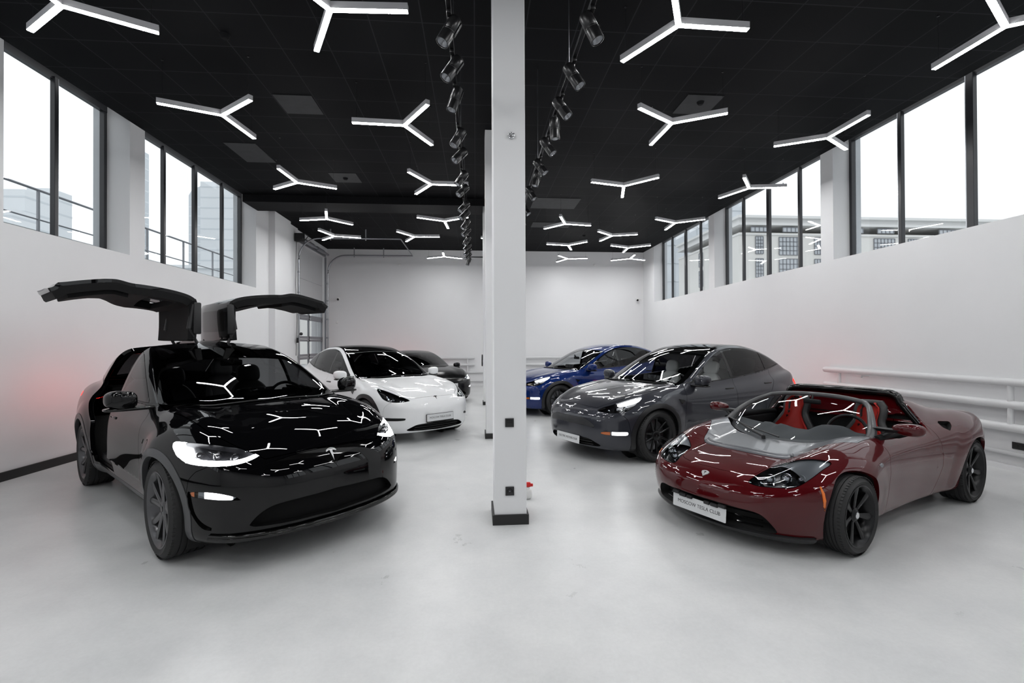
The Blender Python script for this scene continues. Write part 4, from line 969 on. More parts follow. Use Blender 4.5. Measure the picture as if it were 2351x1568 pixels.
    # side mirrors
    for sg in (1, -1):
        g = MB(); bb = blob(sup(.062, .112, .052, 3.1))
        for v in bb.verts:
            if v.co.x < 0: v.co.x *= .6
            v.co.x -= abs(v.co.y)**2*.8; v.co.z *= 1-.25*abs(v.co.y)/.115*(v.co.y*sg < 0)
        g.add(bb, Matrix.Translation((.38, .90*sg, .885))); o = g.build('door_mirror', P, car, 60)
        g = MB(); g.prism([(-.035, -.012), (.05, -.010), (.035, .016), (-.02, .018)], .20, Matrix.Translation((.39, .66 if sg > 0 else -.86, .865)) @ Euler((-math.pi/2, 0, 0)).to_matrix().to_4x4()); g.tube([(.40, .70*sg, .79), (.39, .80*sg, .86)], .022, 8); g.build('mirror_base', M['trim'], o, 40)
    g = MB(); g.box((.12, 0, 1.015), (.025, .17, .05), .012); g.cyl((.12, 0, 1.02), (.10, 0, 1.08), .010); g.build('rear_view_mirror', M['trim'], car, 50)
    # wheels, liners, floor
    for sx, R, rr, W_, rA, hz in ((1, .30, .230, .19, RF, .30), (-1, .317, .256, .235, RR, .317)):
        for sg in (1, -1):
            wheel(car, sx*wb, (float(b.W(sx*wb))-.018-W_/2)*sg, R, W_, rr, 'seven', M['rimb'], sg < 0)
            yy = float(b.W(sx*wb))-.012; g = MB(); V = []; F = []; n = 28
            for i in range(n+1):
                a = math.radians(-35+250*i/n); c, s_ = math.cos(a)*(rA+.012), math.sin(a)*(rA+.012)
                for t in (ysurf(b, sx*wb+c, max(hz+s_, .19))-.018, .48): V.append((sx*wb+c, sg*t, hz+s_))
            for i in range(n): F.append((2*i, 2*i+1, 2*i+3, 2*i+2))
            g.quads(V, F); g.cyl((sx*wb, sg*.46, hz), (sx*wb, sg*.48, hz), rA+.012, seg=32); g.build('wheel_liner', M['dark'], car, 60)
    g = MB(); g.box((0, 0, .175), (b.wb-.72, 1.50, .04), .01); g.box((0, 0, .18), (b.wb+1.0, .9, .04), .01); g.build('underbody', M['dark'], car, 30)
    # badge, plate with its clip-on holder
    p, n = onfront(b, 0, .515); m = Matrix.Translation(Vector(p)+Vector((n[0], 0, n[2]))*.001) @ orient((n[0], 0, n[2]))
    g = MB(); sh = [(-.036, .016), (-.02, .026), (0, .030), (.02, .026), (.036, .016), (.030, -.004), (.016, -.016), (0, -.036), (-.016, -.016), (-.030, -.004)]; g.prism(sh, .006, m, .001); o = g.build('emblem', M['silver'], car, 30)
    g = MB(); g.prism([(x*.026, y*.030) for x, y in TEE], .0012, m @ Matrix.Translation((0, -.001, .006))); g.build('emblem_letter', M['gloss'], o, 30)
    p, n = onfront(b, 0, .25); pl = plate(car, (p[0]-.002, 0, .245), (1, 0, .06), 'MOSCOW TESLA CLUB', .52, .112, .015, False)
    mm = Matrix.Translation((p[0]+.02, 0, .245)) @ orient((1, 0, .06))
    for x, w in ((-.225, .07), (-.155, .07), (-.085, .055), (.085, .055), (.155, .07), (.225, .07)):
        if x in (-.225, .085): g = MB()
        bb = bmesh.new(); bmesh.ops.create_cube(bb, size=1)
        for v in bb.verts: v.co = Vector((v.co.x*w*.96+x, v.co.y*.026+.060+.01*(abs(x) > .2), v.co.z*.022))
        bmesh.ops.bevel(bb, geom=bb.edges[:], offset=.003, segments=2, affect='EDGES'); g.add(bb, mm)
        if x in (-.085, .225): g.build('plate_holder', M['trim'], pl, 30)
    return car, b
# ---------------------------------------------------------------- the hall
XL, XR, YB, YF, ZC, ZW = -5.68, 6.80, 18.40, -4.5, 5.33, 5.80
SL, SR, HD = 3.12, 3.21, 5.50
def floor_mat():
    m, nt, out = nodes('polished light concrete'); b = nt.nodes.new('ShaderNodeBsdfPrincipled'); nt.links.new(b.outputs[0], out.inputs[0])
    tc = nt.nodes.new('ShaderNodeTexCoord'); L = nt.links.new
    def N(s, d=5, r=.6):
        n = nt.nodes.new('ShaderNodeTexNoise'); n.inputs['Scale'].default_value = s; n.inputs['Detail'].default_value = d; n.inputs['Roughness'].default_value = r; L(tc.outputs['Object'], n.inputs['Vector']); return n
    a, c, e = N(.55), N(2.2, 6, .62), N(38, 4, .7)
    r = nt.nodes.new('ShaderNodeValToRGB'); r.color_ramp.elements[0].position = .34; r.color_ramp.elements[1].position = .66
    r.color_ramp.elements[0].color = (.58, .59, .595, 1); r.color_ramp.elements[1].color = (.70, .705, .705, 1)
    mm = nt.nodes.new('ShaderNodeMath'); mm.operation = 'MULTIPLY_ADD'; mm.inputs[1].default_value = .5; L(c.outputs[0], mm.inputs[0])
    m2 = nt.nodes.new('ShaderNodeMath'); m2.operation = 'MULTIPLY'; m2.inputs[1].default_value = .5; L(a.outputs[0], m2.inputs[0]); L(m2.outputs[0], mm.inputs[2]); L(mm.outputs[0], r.inputs[0])
    mx = nt.nodes.new('ShaderNodeMix'); mx.data_type = 'RGBA'; mx.blend_type = 'MULTIPLY'; mx.inputs[0].default_value = .16; L(r.outputs[0], mx.inputs[6]); L(e.outputs[0], mx.inputs[7]); L(mx.outputs[2], b.inputs['Base Color'])
    rr = nt.nodes.new('ShaderNodeMapRange'); rr.inputs['To Min'].default_value = .27; rr.inputs['To Max'].default_value = .36; rr.inputs['From Min'].default_value = .3; rr.inputs['From Max'].default_value = .7; L(c.outputs[0], rr.inputs[0]); L(rr.outputs[0], b.inputs['Roughness'])
    bp = nt.nodes.new('ShaderNodeBump'); bp.inputs['Strength'].default_value = .10; bp.inputs['Distance'].default_value = .01; L(a.outputs[0], bp.inputs['Height']); L(bp.outputs[0], b.inputs['Normal'])
    return m
def wall_mat(name, col):
    m = pbr(name, col, .75, noise=.025, nscale=1.3, bump=.12, bscale=60); return m
def ceil_mat():
    m, nt, out = nodes('black ceiling tiles'); b = nt.nodes.new('ShaderNodeBsdfPrincipled'); L = nt.links.new; L(b.outputs[0], out.inputs[0]); tc = nt.nodes.new('ShaderNodeTexCoord')
    br = nt.nodes.new('ShaderNodeTexBrick'); br.offset = 0; br.squash = 1; br.inputs['Scale'].default_value = 1; br.inputs['Brick Width'].default_value = .6; br.inputs['Row Height'].default_value = .6; br.inputs['Mortar Size'].default_value = .007
    br.inputs['Color1'].default_value = (.0042, .0045, .0054, 1); br.inputs['Color2'].default_value = (.0085, .0089, .0105, 1); br.inputs['Mortar'].default_value = (.030, .031, .035, 1); br.inputs['Bias'].default_value = -.3
    L(tc.outputs['Object'], br.inputs['Vector'])
    n = nt.nodes.new('ShaderNodeTexNoise'); n.inputs['Scale'].default_value = .35; n.inputs['Detail'].default_value = 2; L(tc.outputs['Object'], n.inputs['Vector'])
    mx = nt.nodes.new('ShaderNodeMix'); mx.data_type = 'RGBA'; mx.blend_type = 'MULTIPLY'; mx.inputs[0].default_value = .5; L(br.outputs[0], mx.inputs[6]); L(n.outputs[0], mx.inputs[7]); L(mx.outputs[2], b.inputs['Base Color'])
    b.inputs['Roughness'].default_value = .65; b.inputs['Specular IOR Level'].default_value = .07; return m
M.update(floor=floor_mat(), wall=wall_mat('white wall paint', (.74, .745, .755)), ceil=ceil_mat(), blackpaint=pbr('matt black paint', (.005, .005, .006), .7, spec=.15),
    lightpanel=pbr('dusty grey ceiling panel', (.022, .023, .025), .7, noise=.5, nscale=6), frame=pbr('dark window frame', (.022, .023, .027), .35), alu=pbr('pale aluminium', (.55, .57, .60), .35, .6),
    wglass=glass('window glass', (.93, .95, .96), 1.55), lampwhite=pbr('grey lamp housing', (.50, .50, .52), .5), lampglow=glow('lamp diffuser', (1, 1, 1.0), 26), spotblack=pbr('satin black spot housing', (.012, .012, .013), .28, .3),
    reflector=pbr('spot reflector', (.55, .56, .58), .25, 1.), pipe=pbr('white painted pipe', (.62, .625, .635), .4), plinth=pbr('black plinth', (.010, .010, .010), .5),
    doorpanel=pbr('white door panel', (.55, .56, .57), .45), doorrib=pbr('grey door rib', (.28, .29, .31), .4, .5), facade=pbr('cream facade', (.74, .73, .70), .9, noise=.03, nscale=.5), facadetrim=pbr('pale cornice', (.78, .78, .77), .9), facwin=pbr('facade window glass', (.52, .55, .58), .3),
    facbar=pbr('facade window bars', (.22, .23, .25), .6), fog1=pbr('haze-tinted distant cladding', (.62, .66, .69), .9, noise=.04, nscale=.2), fog2=pbr('haze-paled distant cladding', (.74, .77, .79), .9, noise=.03, nscale=.2), roofing=pbr('grey terrace roofing', (.42, .45, .46), .8, noise=.15, nscale=1.2), curtain=pbr('glass curtain wall', (.66, .70, .74), .35, noise=.1, nscale=.6),  # distance haze is painted into the fog cladding colours
    rail=pbr('grey railing', (.30, .31, .33), .5, .4), redp=pbr('red plastic', (.65, .015, .012), .35), whitep=pbr('white plastic', (.75, .75, .74), .35), brickp=pbr('pale stone blocks', (.60, .62, .64), .9, noise=.06, nscale=3), ground=pbr('brightened pale yard', (.55, .56, .57), .9, noise=.2, nscale=2))  # yard colour made paler so the garage door view looks bright
def st(o, label=None): o['kind'] = 'structure'; return o
g = MB(); g.box(((XL+XR)/2, (YB+YF)/2, -.1), (XR-XL+1.2, YB-YF+.6, .2)); st(g.build('floor', M['floor']))
g = MB(); g.box(((XL+XR)/2, (YB+YF)/2, ZC+.1), (XR-XL-.002, YB-YF-.002, .2)); st(g.build('ceiling', M['ceil']))
g = MB(); g.box(((XL+XR)/2, YB+.2, ZW/2), (XR-XL+1.2, .4, ZW)); st(g.build('wall_back', M['wall']))
g = MB(); g.box(((XL+XR)/2, YF-.2, ZW/2), (XR-XL+1.2, .4, ZW)); st(g.build('wall_front', M['wall']))
LW = [(-3.9, -.1), (1.95, 5.70), (6.07, 8.13), (8.48, 12.56)]; RW = [(-4.2, -.3), (.10, 3.98), (4.30, 8.34), (8.66, 12.76), (13.08, 17.26)]
DOOR = (15.25, 18.15, 4.95)
def sidewall(name, x0, x1, wins, sill, extra=None):
    g = MB(); xm, dx = (x0+x1)/2, abs(x1-x0)
    def seg(y0, y1, z0, z1): g.box((xm, (y0+y1)/2, (z0+z1)/2), (dx, y1-y0, z1-z0))
    end = YB if extra is None else extra[0]
    seg(YF, end, 0, sill); y = YF
    for a, b_ in wins: seg(y, a, sill, ZW); y = b_
    seg(y, end, sill, ZW)
    if extra: seg(extra[1], YB, 0, ZW); seg(extra[0], extra[1], extra[2], ZW)
    return st(g.build(name, M['wall']))
sidewall('wall_left', XL, XL-.46, LW, SL, DOOR); sidewall('wall_right', XR, XR+.44, RW, SR)
wn = 0
def window(side, a, b_, cuts, sill):
    global wn
    wn += 1; s = -1 if side == 'L' else 1; xg = XL-.39 if side == 'L' else XR+.365; w = empty('window_%d' % wn, None, (xg, (a+b_)/2, sill)); st(w)
    L0 = (a+b_)/2; g = MB(); h = HD-sill
    g.box((0, 0, .03), (.07, b_-a, .06)); g.box((0, 0, h+.09), (.08, b_-a, .26)); g.box((0, a-L0+.03, h/2), (.07, .06, h)); g.box((0, b_-L0-.03, h/2), (.07, .06, h)); g.build('window_frame', M['frame'], w, 0)
    for c in cuts:
        wd = .10 if cuts.index(c) == 1 else .06
        g = MB(); g.box((-s*.035, c-L0, h/2), (.07, wd, h), .006); o = g.build('mullion', M['frame'], w, 0)
        g = MB(); g.box((-s*.02, c-L0+wd/2+.016, h/2), (.05, .03, h)); g.build('bead', M['alu'], o, 0)
    ys = [a]+list(cuts)+[b_]
    for i in range(len(ys)-1):
        g = MB(); g.box((.004*s, (ys[i]+ys[i+1])/2-L0, h/2), (.012, ys[i+1]-ys[i], h)); g.build('pane', M['wglass'], w, 0)
window('L', 6.07, 8.13, [7.17], SL); window('L', 8.48, 12.56, [9.51, 10.52, 11.60], SL); window('L', 1.95, 5.70, [3.0, 4.3], SL)
window('R', 4.30, 8.34, [5.15, 6.14, 7.25], SR); window('R', 8.66, 12.76, [9.69, 10.78, 11.84], SR); window('R', 13.08, 17.26, [14.2, 15.26, 16.33], SR); window('R', .10, 3.98, [1.2, 2.4], SR)
window('L', -3.9, -.1, [-2.7, -1.4], SL); window('R', -4.2, -.3, [-3, -1.7], SR)
g = MB()
for s, wins, x in ((1, LW, XL-.02), (-1, RW, XR+.02)):
    for a, b_ in wins: g.box((x-s*.20, (a+b_)/2, ZW-.03), (.50, b_-a+.02, .06))
st(g.build('trim_1', M['blackpaint']))      # black soffit strips above the windows
g = MB(); g.box((-2.74, 12.25, 5.24), (5.88, .80, .18)); st(g.build('trim_2', M['blackpaint']))   # dropped beam; its lack of light is painted in as black
g = MB(); g.box((XL+.085, 13.85, ZC/2), (.17, 1.1, ZC)); g.box((XL+.03, 14.83, ZC/2), (.06, .84, ZC)); st(g.build('trim_3', M['wall']))     # pilasters
g = MB(); g.box((XL+.012, (YF+13.3)/2, .055), (.024, 13.3-YF, .11)); st(g.build('baseboard_left', M['plinth']))
g = MB(); g.box((XR-.04, (YF+YB)/2, .03), (.08, YB-YF, .06)); st(g.build('baseboard_right', M['wall']))
g = MB(); g.box(((XL+XR)/2, YB-.01, .04), (XR-XL, .02, .08)); st(g.build('baseboard_back', M['wall']))
# ---- pillars down the middle
PL = [(.165, .455, 4.19, .36), (.175, .46, 8.02, .36), (.205, .49, 12.48, .36), (.23, .52, 16.7, .36)]
plab = ['white square pillar nearest the camera with two black wall plates', 'white square pillar just behind the nearest one', 'thin-looking white pillar, third in the row, with a black coil on it', None]
for (x0, x1, y0, d), lb in zip(PL, plab):
    if lb is None: continue
    e = empty('pillar', None, ((x0+x1)/2, y0+d/2, 0)); tag(e, lb, 'pillar', 'white pillars in the middle of the hall')
    g = MB(); g.box((0, 0, ZC/2), (x1-x0, d, ZC), .004, 1); g.build('shaft', M['wall'], e, 0)
    g = MB(); g.box((0, 0, .045), (x1-x0+.036, d+.036, .09)); g.build('plinth', M['plinth'], e, 0)
def ring_hook(x, y, z, lb):
    g = MB(); g.tube([(x+.026*math.cos(t), y-.012-.004*math.sin(3*t), z+.026*math.sin(t)) for t in [6.283*k/20 for k in range(20)]], .006, 8, True); g.tube([(x-.03, y-.02, z-.012), (x, y-.03, z+.012), (x+.028, y-.02, z-.008)], .006, 8); g.ball((x+.012, y-.02, z), .014)
    tag(g.build('steel_ring_bolt', M['chrome'], None, 50), lb, 'ring bolt', 'ring bolts on the pillars')
ring_hook(.330, 4.19, 3.51, 'small steel ring bolt on the front of the nearest pillar')
g = MB()
def wallplate(x, y, z, sock, lb):
    e = empty('wall_plate', None, (x, y, z)); tag(e, lb, 'socket' if sock else 'switch'); g = MB(); g.box((0, -.006, 0), (.078, .012, .078), .002); g.build('plate', M['trim'], e, 30)
    g = MB()
    if sock:
        g.lathe([(.020, -.012), (.024, -.016), (.026, -.012), (.020, -.004)], 'Y', 24); g.build('socket_ring', M['gloss'], e, 40); g = MB(); g.cyl((0, -.014, 0), (0, -.010, 0), .004); g.build('pin', M['steel'], e, 40)
    else: g.box((0, -.014, 0), (.052, .006, .052), .002); g.build('rocker', M['gloss'], e, 30)
wallplate(.302, 4.19, .915, False, 'black square light switch on the nearest pillar'); wallplate(.302, 4.19, .300, True, 'black round-hole power socket low on the nearest pillar')
# coiled cable on the third pillar, bottle behind the first
g = MB(); g.tube([(.185-.012*k/40+.0, 12.66+.11*math.cos(k*.6), 1.19+.15*math.sin(k*.6)) for k in range(44)], .012, 8); tag(g.build('cable_coil', M['trim'], None, 60), 'black coiled cable hanging on the left side of the third pillar', 'cable')
e = empty('spray_bottle', None, (.535, 4.86, 0)); tag(e, 'small white plastic bottle with a red head, on the floor behind the nearest pillar', 'bottle')
g = MB(); g.add(blob(sup(.05, .035, .055, 3)), Matrix.Translation((0, 0, .056))); g.cyl((0, 0, .10), (0, 0, .125), .03, .022); g.build('bottle_body', M['whitep'], e, 50)
g = MB(); g.box((.0, 0, .150), (.07, .035, .05), .01); g.box((.045, 0, .145), (.03, .022, .03), .006); g.build('spray_head', M['redp'], e, 40)
# ---- three-armed pendant lamps
HL, ARM, ZL = 3.13, .724, 4.75
LAMPS = [('A', -1.212, 1.46, 2.57), ('A', -1.094, 2.108, -2.749), ('B', -.43, 1.421, -.043), ('B', -.32, 2.148, -3.094), ('A', -1.092, 2.953, -1.654), ('B', -.273, 2.929, -2.073), ('C', .64, 1.411, 2.111), ('C', .892, 2.044, -2.579), ('D', 1.719, 2.138, -1.544), ('D', 1.679, 1.342, 1.578), ('C', .942, 2.882, -2.886), ('D', 1.764, 2.867, 1.953), ('D', 1.655, 3.737, -2.671), ('C', .747, 3.823, 2.27), ('E', 1.263, 4.219, -2.391), ('C', .941, 4.655, -2.949), ('D', 1.591, 4.738, -2.715), ('C', 1.079, 5.379, -2.216), ('D', 1.812, 5.333, 2.513), ('A', -1.176, 3.793, 2.902), ('A', -1.291, 4.387, -1.87), ('B', -.248, 3.801, -2.688), ('B', -.563, 4.368, -2.144), ('B', -.352, 5.328, 2.623), ('F', .27, 4.30, 2.75)]
ROWN = {'A': 'the row along the left windows', 'B': 'the row left of the pillars', 'C': 'the row right of the pillars', 'D': 'the row along the right windows'}
ORD = ['nearest', 'second', 'third', 'fourth', 'fifth', 'sixth', 'seventh']
EXTRA = [('A', -1.2, .75, .6), ('B', -.4, .70, 1.3), ('C', .7, .72, 2.0), ('D', 1.7, .70, .3), ('A', -1.15, 0, 1.6), ('B', -.4, -.1, .3), ('C', .75, 0, .9), ('D', 1.7, -.1, 2.5), ('A', -1.2, -.8, 1.9), ('C', .8, -.85, .2)]
proto = None; cnt = {}
srt = sorted(LAMPS, key=lambda a: a[2])
def make_lamp():
    e = empty('pendant_lamp'); hw, hh = .028, .065; g = MB(); V2 = []
    def outline(w, L):
        pts = []
        for k in range(3):
            a = 2*math.pi*k/3; c, s = math.cos(a), math.sin(a); pts += [(L*c+w*s, L*s-w*c), (L*c-w*s, L*s+w*c)]
            b2 = a+math.pi/3; pts.append((w/math.sin(math.pi/3)*math.cos(b2), w/math.sin(math.pi/3)*math.sin(b2)))
        return pts
    g.prism(outline(hw, ARM), hh, Matrix.Translation((0, 0, .004))); g.build('lamp_housing', M['lampwhite'], e, 0)
    g = MB(); g.prism(outline(hw-.003, ARM-.004), .006, Matrix.Translation((0, 0, -.002))); g.build('light_strip', M['lampglow'], e, 0)
    for k in range(3):
        a = 2*math.pi*k/3; r = ARM-.06; x, y = r*math.cos(a), r*math.sin(a); g = MB(); g.cyl((x, y, hh), (x, y, ZC-ZL), .0014, seg=6); g.cyl((x, y, hh), (x, y, hh+.03), .007, seg=8); g.cyl((x, y, ZC-ZL-.008), (x, y, ZC-ZL), .012, seg=10); g.build('suspension_cable', M['spotblack'], e, 0)
    return e
def dup(root):
    r = root.copy(); COL.objects.link(r)
    for ch in list(root.children):
        c = ch.copy(); COL.objects.link(c); c.parent = r
        for gch in list(ch.children):
            d = gch.copy(); COL.objects.link(d); d.parent = c
    return r
for row, x, y, t in srt+EXTRA:
    if proto is None: proto = make_lamp(); o = proto
    else: o = dup(proto)
    o.location = (x*HL, y*HL, ZL); o.rotation_euler = (0, 0, t); o['category'] = 'lamp'; o['group'] = 'three-armed pendant lamps under the black ceiling'
    if (row, x, y, t) in EXTRA: k_ = sorted([q for q in EXTRA if q[0] == row], key=lambda q: -q[2]).index((row, x, y, t)); o['label'] = 'white pendant lamp, %s one out of view in %s' % (('first', 'second', 'third')[k_], ROWN[row]); o['group'] = 'pendant lamps beside and behind the camera'; continue
    if row == 'E': o['label'] = 'three-armed white pendant lamp hanging alone between the two right-hand rows'; continue
    if row == 'F': o['label'] = 'three-armed white pendant lamp mostly hidden behind the middle pillars'; continue
    i = cnt.get(row, 0); cnt[row] = i+1; tot = sum(1 for l in srt if l[0] == row)
    o['label'] = 'white three-armed pendant lamp, %s from the camera in %s' % ('farthest' if i == tot-1 else ORD[i], ROWN[row])
    if i == 0: o['label'] = 'white three-armed pendant lamp, nearest the camera in %s' % ROWN[row]
# ---- spotlights on two suspended tracks
ZT = 4.06; TX = (-.185, .845)
for q, x in enumerate(TX):
    e = empty('lighting_track', None, (x, 8, ZT)); tag(e, 'long black suspended spotlight track %s of the pillars' % ('left', 'right')[q], 'light track'); g = MB(); g.box((0, -1.6+.05, 0), (.036, 13.3, .034), .003); g.build('rail', M['spotblack'], e, 0)
    for y in (-6, -3.9, -1.8, .3, 2.4, 4.5): g = MB(); g.cyl((0, y, .017), (0, y, ZC-ZT), .0025, seg=6); g.build('suspension_cable', M['steel'], e, 0)
e = MB(); e.box(((TX[0]+TX[1])/2, 13.0, ZT), (TX[1]-TX[0], .034, .034)); tag(e.build('cross_rail', M['spotblack'], None, 0), 'short black rail joining the far ends of the two spotlight tracks', 'light track')
def make_spot():
    e = empty('spotlight'); g = MB(); g.box((0, .0, -.030), (.034, .10, .028), .003); g.cyl((0, 0, -.04), (0, 0, -.075), .010); g.build('track_adapter', M['spotblack'], e, 30)
    h = empty('t'); COL.objects.unlink(h); bpy.data.objects.remove(h)
    g = MB(); g.lathe([(0, .11), (.046, .11), (.050, .104), (.050, .0), (.0485, -.002), (.0485, -.006), (.050, -.008), (.050, -.014), (.0485, -.016), (.050, -.020), (.050, -.110), (.046, -.112), (.044, -.095)], 'Z', 40); hd = g.build('spot_head', M['spotblack'], e, 40, (0, 0, -.15))
    g = MB(); g.lathe([(.044, -.104), (.030, -.06), (.012, -.04), (0, -.04)], 'Z', 32); rf = g.build('reflector', M['reflector'], hd, 40)
    g = MB(); g.box((.052, 0, .04), (.008, .03, .12), .002); g.build('bracket', M['spotblack'], hd, 30)
    return e, hd
SP0, HD0 = make_spot(); first = True
import random as _r; _r.seed(4)
TILT = {0: [(28, 200), (32, 205), (18, 195), (30, 205), (42, 215), (34, 200), (44, 215), (42, 210), (46, 215), (34, 205), (44, 210), (30, 200), (42, 210), (44, 212), (46, 214), (20, 200)], 1: [(24, -20), (30, -25), (34, -30), (4, 0), (34, -28), (36, -30), (14, -170), (32, -30), (38, -30)]}
YS = {0: [3.41, 3.87, 4.36, 5.17, 5.65, 6.43, 6.94, 7.76, 8.24, 8.87, 9.48, 10.29, 10.95, 11.50, 12.05, 12.85], 1: [3.3, 3.91, 4.45, 4.88, 5.33, 5.95, 6.36, 7.0, 7.85, 8.6, 9.4, 10.3, 11.2, 12.0]}
for q in (0, 1):
    for i, y in enumerate(YS[q]):
        o = SP0 if first else dup(SP0); first = False; hd = [c for c in o.children if c.name.startswith('spot_head')][0]
        tl, az = TILT[q][i] if i < len(TILT[q]) else (35, -30)
        o.location = (TX[q], y, ZT)
        a = math.radians(az); hd.rotation_euler = Euler((0, 0, 0)); ax = Vector((-math.sin(a), math.cos(a), 0)); hd.rotation_euler = Matrix.Rotation(-math.radians(tl), 3, ax).to_euler()
        o['category'] = 'spotlight'; o['group'] = 'black spotlights on the %s track' % ('left', 'right')[q]
        w = ['first', 'second', 'third', 'fourth', 'fifth', 'sixth', 'seventh', 'eighth', 'ninth', 'tenth', 'eleventh', 'twelfth', 'thirteenth', 'fourteenth', 'fifteenth', 'last'][i]
        o['label'] = 'black cylindrical spotlight, %s from the camera on the track %s of the pillars' % (w, ('left', 'right')[q])
# ---- ceiling detectors and grey panels
for x, y, lb in ((-2.97, 5.78, 'nearest on the left side of the ceiling'), (3.45, 6.86, 'on the ceiling right of the pillars, nearest'), (-2.86, 10.54, 'on the left side of the ceiling before the dropped beam'), (3.7, 15.6, 'near the far end of the ceiling, right side')):
    g = MB(); g.lathe([(0, -.05), (.03, -.05), (.045, -.035), (.055, -.012), (.06, 0), (0, 0)], 'Z', 32, Matrix.Translation((x, y, ZC))); tag(g.build('smoke_detector', M['blackpaint'], None, 40), 'small black smoke detector %s' % lb, 'smoke detector', 'smoke detectors')
for x, y, w, d in ((-2.7, 7.38, .56, .56), (2.1, 12.1, 1.2, .9), (2.35, 14.3, 1.2, .6), (3.45, 6.95, .56, .56), (-2.86, 10.54, .58, .58), (-4.3, 9.3, .56, .9)):
    g = MB(); g.box((x, y, ZC-.004), (w, d, .008)); tag(g.build('ceiling_panel', M['lightpanel'], None, 0), {(-2.7): 'single greyer square tile in the black ceiling, left side', 2.1: 'large dusty grey panel in the ceiling right of the pillars', 2.35: 'grey panel in the ceiling far right of the pillars, beyond the larger one', 3.45: 'grey tile carrying a smoke detector, right side of ceiling', -2.86: 'grey tile carrying a smoke detector, left side of ceiling', -4.3: 'grey tile in the ceiling near the left windows'}[x], 'ceiling panel')
# ---- heating pipes
def pipes(name, label, P0, P1, zs, rs, posts, wall):
    e = empty(name, None, tuple(P0)); tag(e, label, 'radiator pipes'); P0, P1 = Vector(P0), Vector(P1); d = P1-P0
    for z, r in zip(zs, rs):
        g = MB(); g.cyl((0, 0, z), (d.x, d.y, z), r, seg=24); g.ball((0, 0, z), r, seg=16); g.ball((d.x, d.y, z), r, seg=16); g.build('pipe', M['pipe'], e, 40)
    for t, z0, z1 in posts:
        g = MB(); g.cyl((d.x*t, d.y*t, z0), (d.x*t, d.y*t, z1), .032, seg=16); g.build('riser', M['pipe'], e, 40)
    for t in (.12, .5, .9):
        g = MB(); p = Vector((d.x*t, d.y*t, max(zs)-.07)); g.cyl(p, p+Vector(wall), .010); g.cyl(p+Vector((0, 0, .01)), p+Vector((0, 0, -.04)), .014); g.build('valve', M['pipe'], e, 40)
pipes('heating_pipes', 'thick white heating pipes along the right wall behind the red car', (6.66, 8.39, 0), (6.66, 1.5, 0), [1.12, .84, .555], [.052, .052, .052], [(.048, .84, 1.12), (.447, .555, 1.12), (.9, .555, 1.12)], (.14, 0, 0))
pipes('heating_pipes', 'white heating pipes on the back wall left of the pillars', (-2.6, 18.28, 0), (-.07, 18.28, 0), [1.10, .83], [.05, .05], [(.90, .53, 1.10)], (0, .12, 0))
pipes('heating_pipes', 'white heating pipes on the back wall right of the pillars', (1.0, 18.28, 0), (5.4, 18.28, 0), [1.10, .83], [.05, .05], [(.1, .83, 1.10)], (0, .12, 0))
for z, r, lb in ((.53, .035, 'upper'), (.19, .03, 'lower')):
    g = MB(); g.cyl((-1.6, 18.33, z), (.8, 18.33, z), r, seg=16); tag(g.build('wall_pipe', M['pipe'], None, 40), 'thin white pipe low on the back wall, %s of two' % lb, 'pipe')
g = MB(); g.cyl((6.74, 10, .22), (6.74, 0, .22), .028, seg=16); tag(g.build('wall_pipe', M['pipe'], None, 40), 'thin white pipe running low along the right wall', 'pipe')
e = empty('double_socket', None, (6.80, 5.32, .315)); tag(e, 'black double power socket on the right wall behind the red car', 'socket'); g = MB(); g.box((-.006, 0, 0), (.012, .17, .085), .002); g.build('plate', M['trim'], e, 30)
for y in (-.04, .04): g = MB(); g.cyl((-.012, y, 0), (-.016, y, 0), .024, seg=20); g.build('outlet', M['gloss'], e, 40)
# ---- garage door on the left wall with its tracks
y0, y1, zt = DOOR; e = empty('door_1', None, (XL-.12, (y0+y1)/2, 0)); st(e); zs = [0, .62, 1.23, 1.84, 2.57, 3.26, 3.85, 4.95]
for i in range(7):
    z0, z1 = zs[i], zs[i+1]; clear = i in (1, 2, 3, 4); g = MB(); g.box((0, 0, (z0+z1)/2), (.05, y1-y0-.06, z1-z0-.012), .004)
    if clear:
        g.bm.free(); g = MB(); g.box((0, 0, z0+.045), (.05, y1-y0-.06, .09)); g.box((0, 0, z1-.05), (.05, y1-y0-.06, .08))
        for y in (-(y1-y0)/2+.07, 0, (y1-y0)/2-.07): g.box((0, y, (z0+z1)/2), (.05, .07, z1-z0))
        o = g.build('door_section', M['doorrib'], e, 0); g = MB(); g.box((0, 0, (z0+z1)/2), (.012, y1-y0-.12, z1-z0-.1)); g.build('pane', M['wglass'], o, 0)
    else: g.build('door_section', M['doorpanel'], e, 0)
g = MB(); g.box((.12, -(y1-y0)/2-.05, zt/2), (.06, .07, zt)); g.box((.12, (y1-y0)/2+.02, zt/2), (.06, .05, zt)); g.box((.12, 0, zt+.06), (.05, y1-y0, .12)); g.cyl((.22, -(y1-y0)/2, zt+.10), (.22, (y1-y0)/2, zt+.10), .045); g.cyl((.22, -.9, zt+.10), (.22, -.2, zt+.10), .07); g.cyl((.22, .2, zt+.10), (.22, .9, zt+.10), .07); g.build('door_frame', M['doorrib'], e, 40)
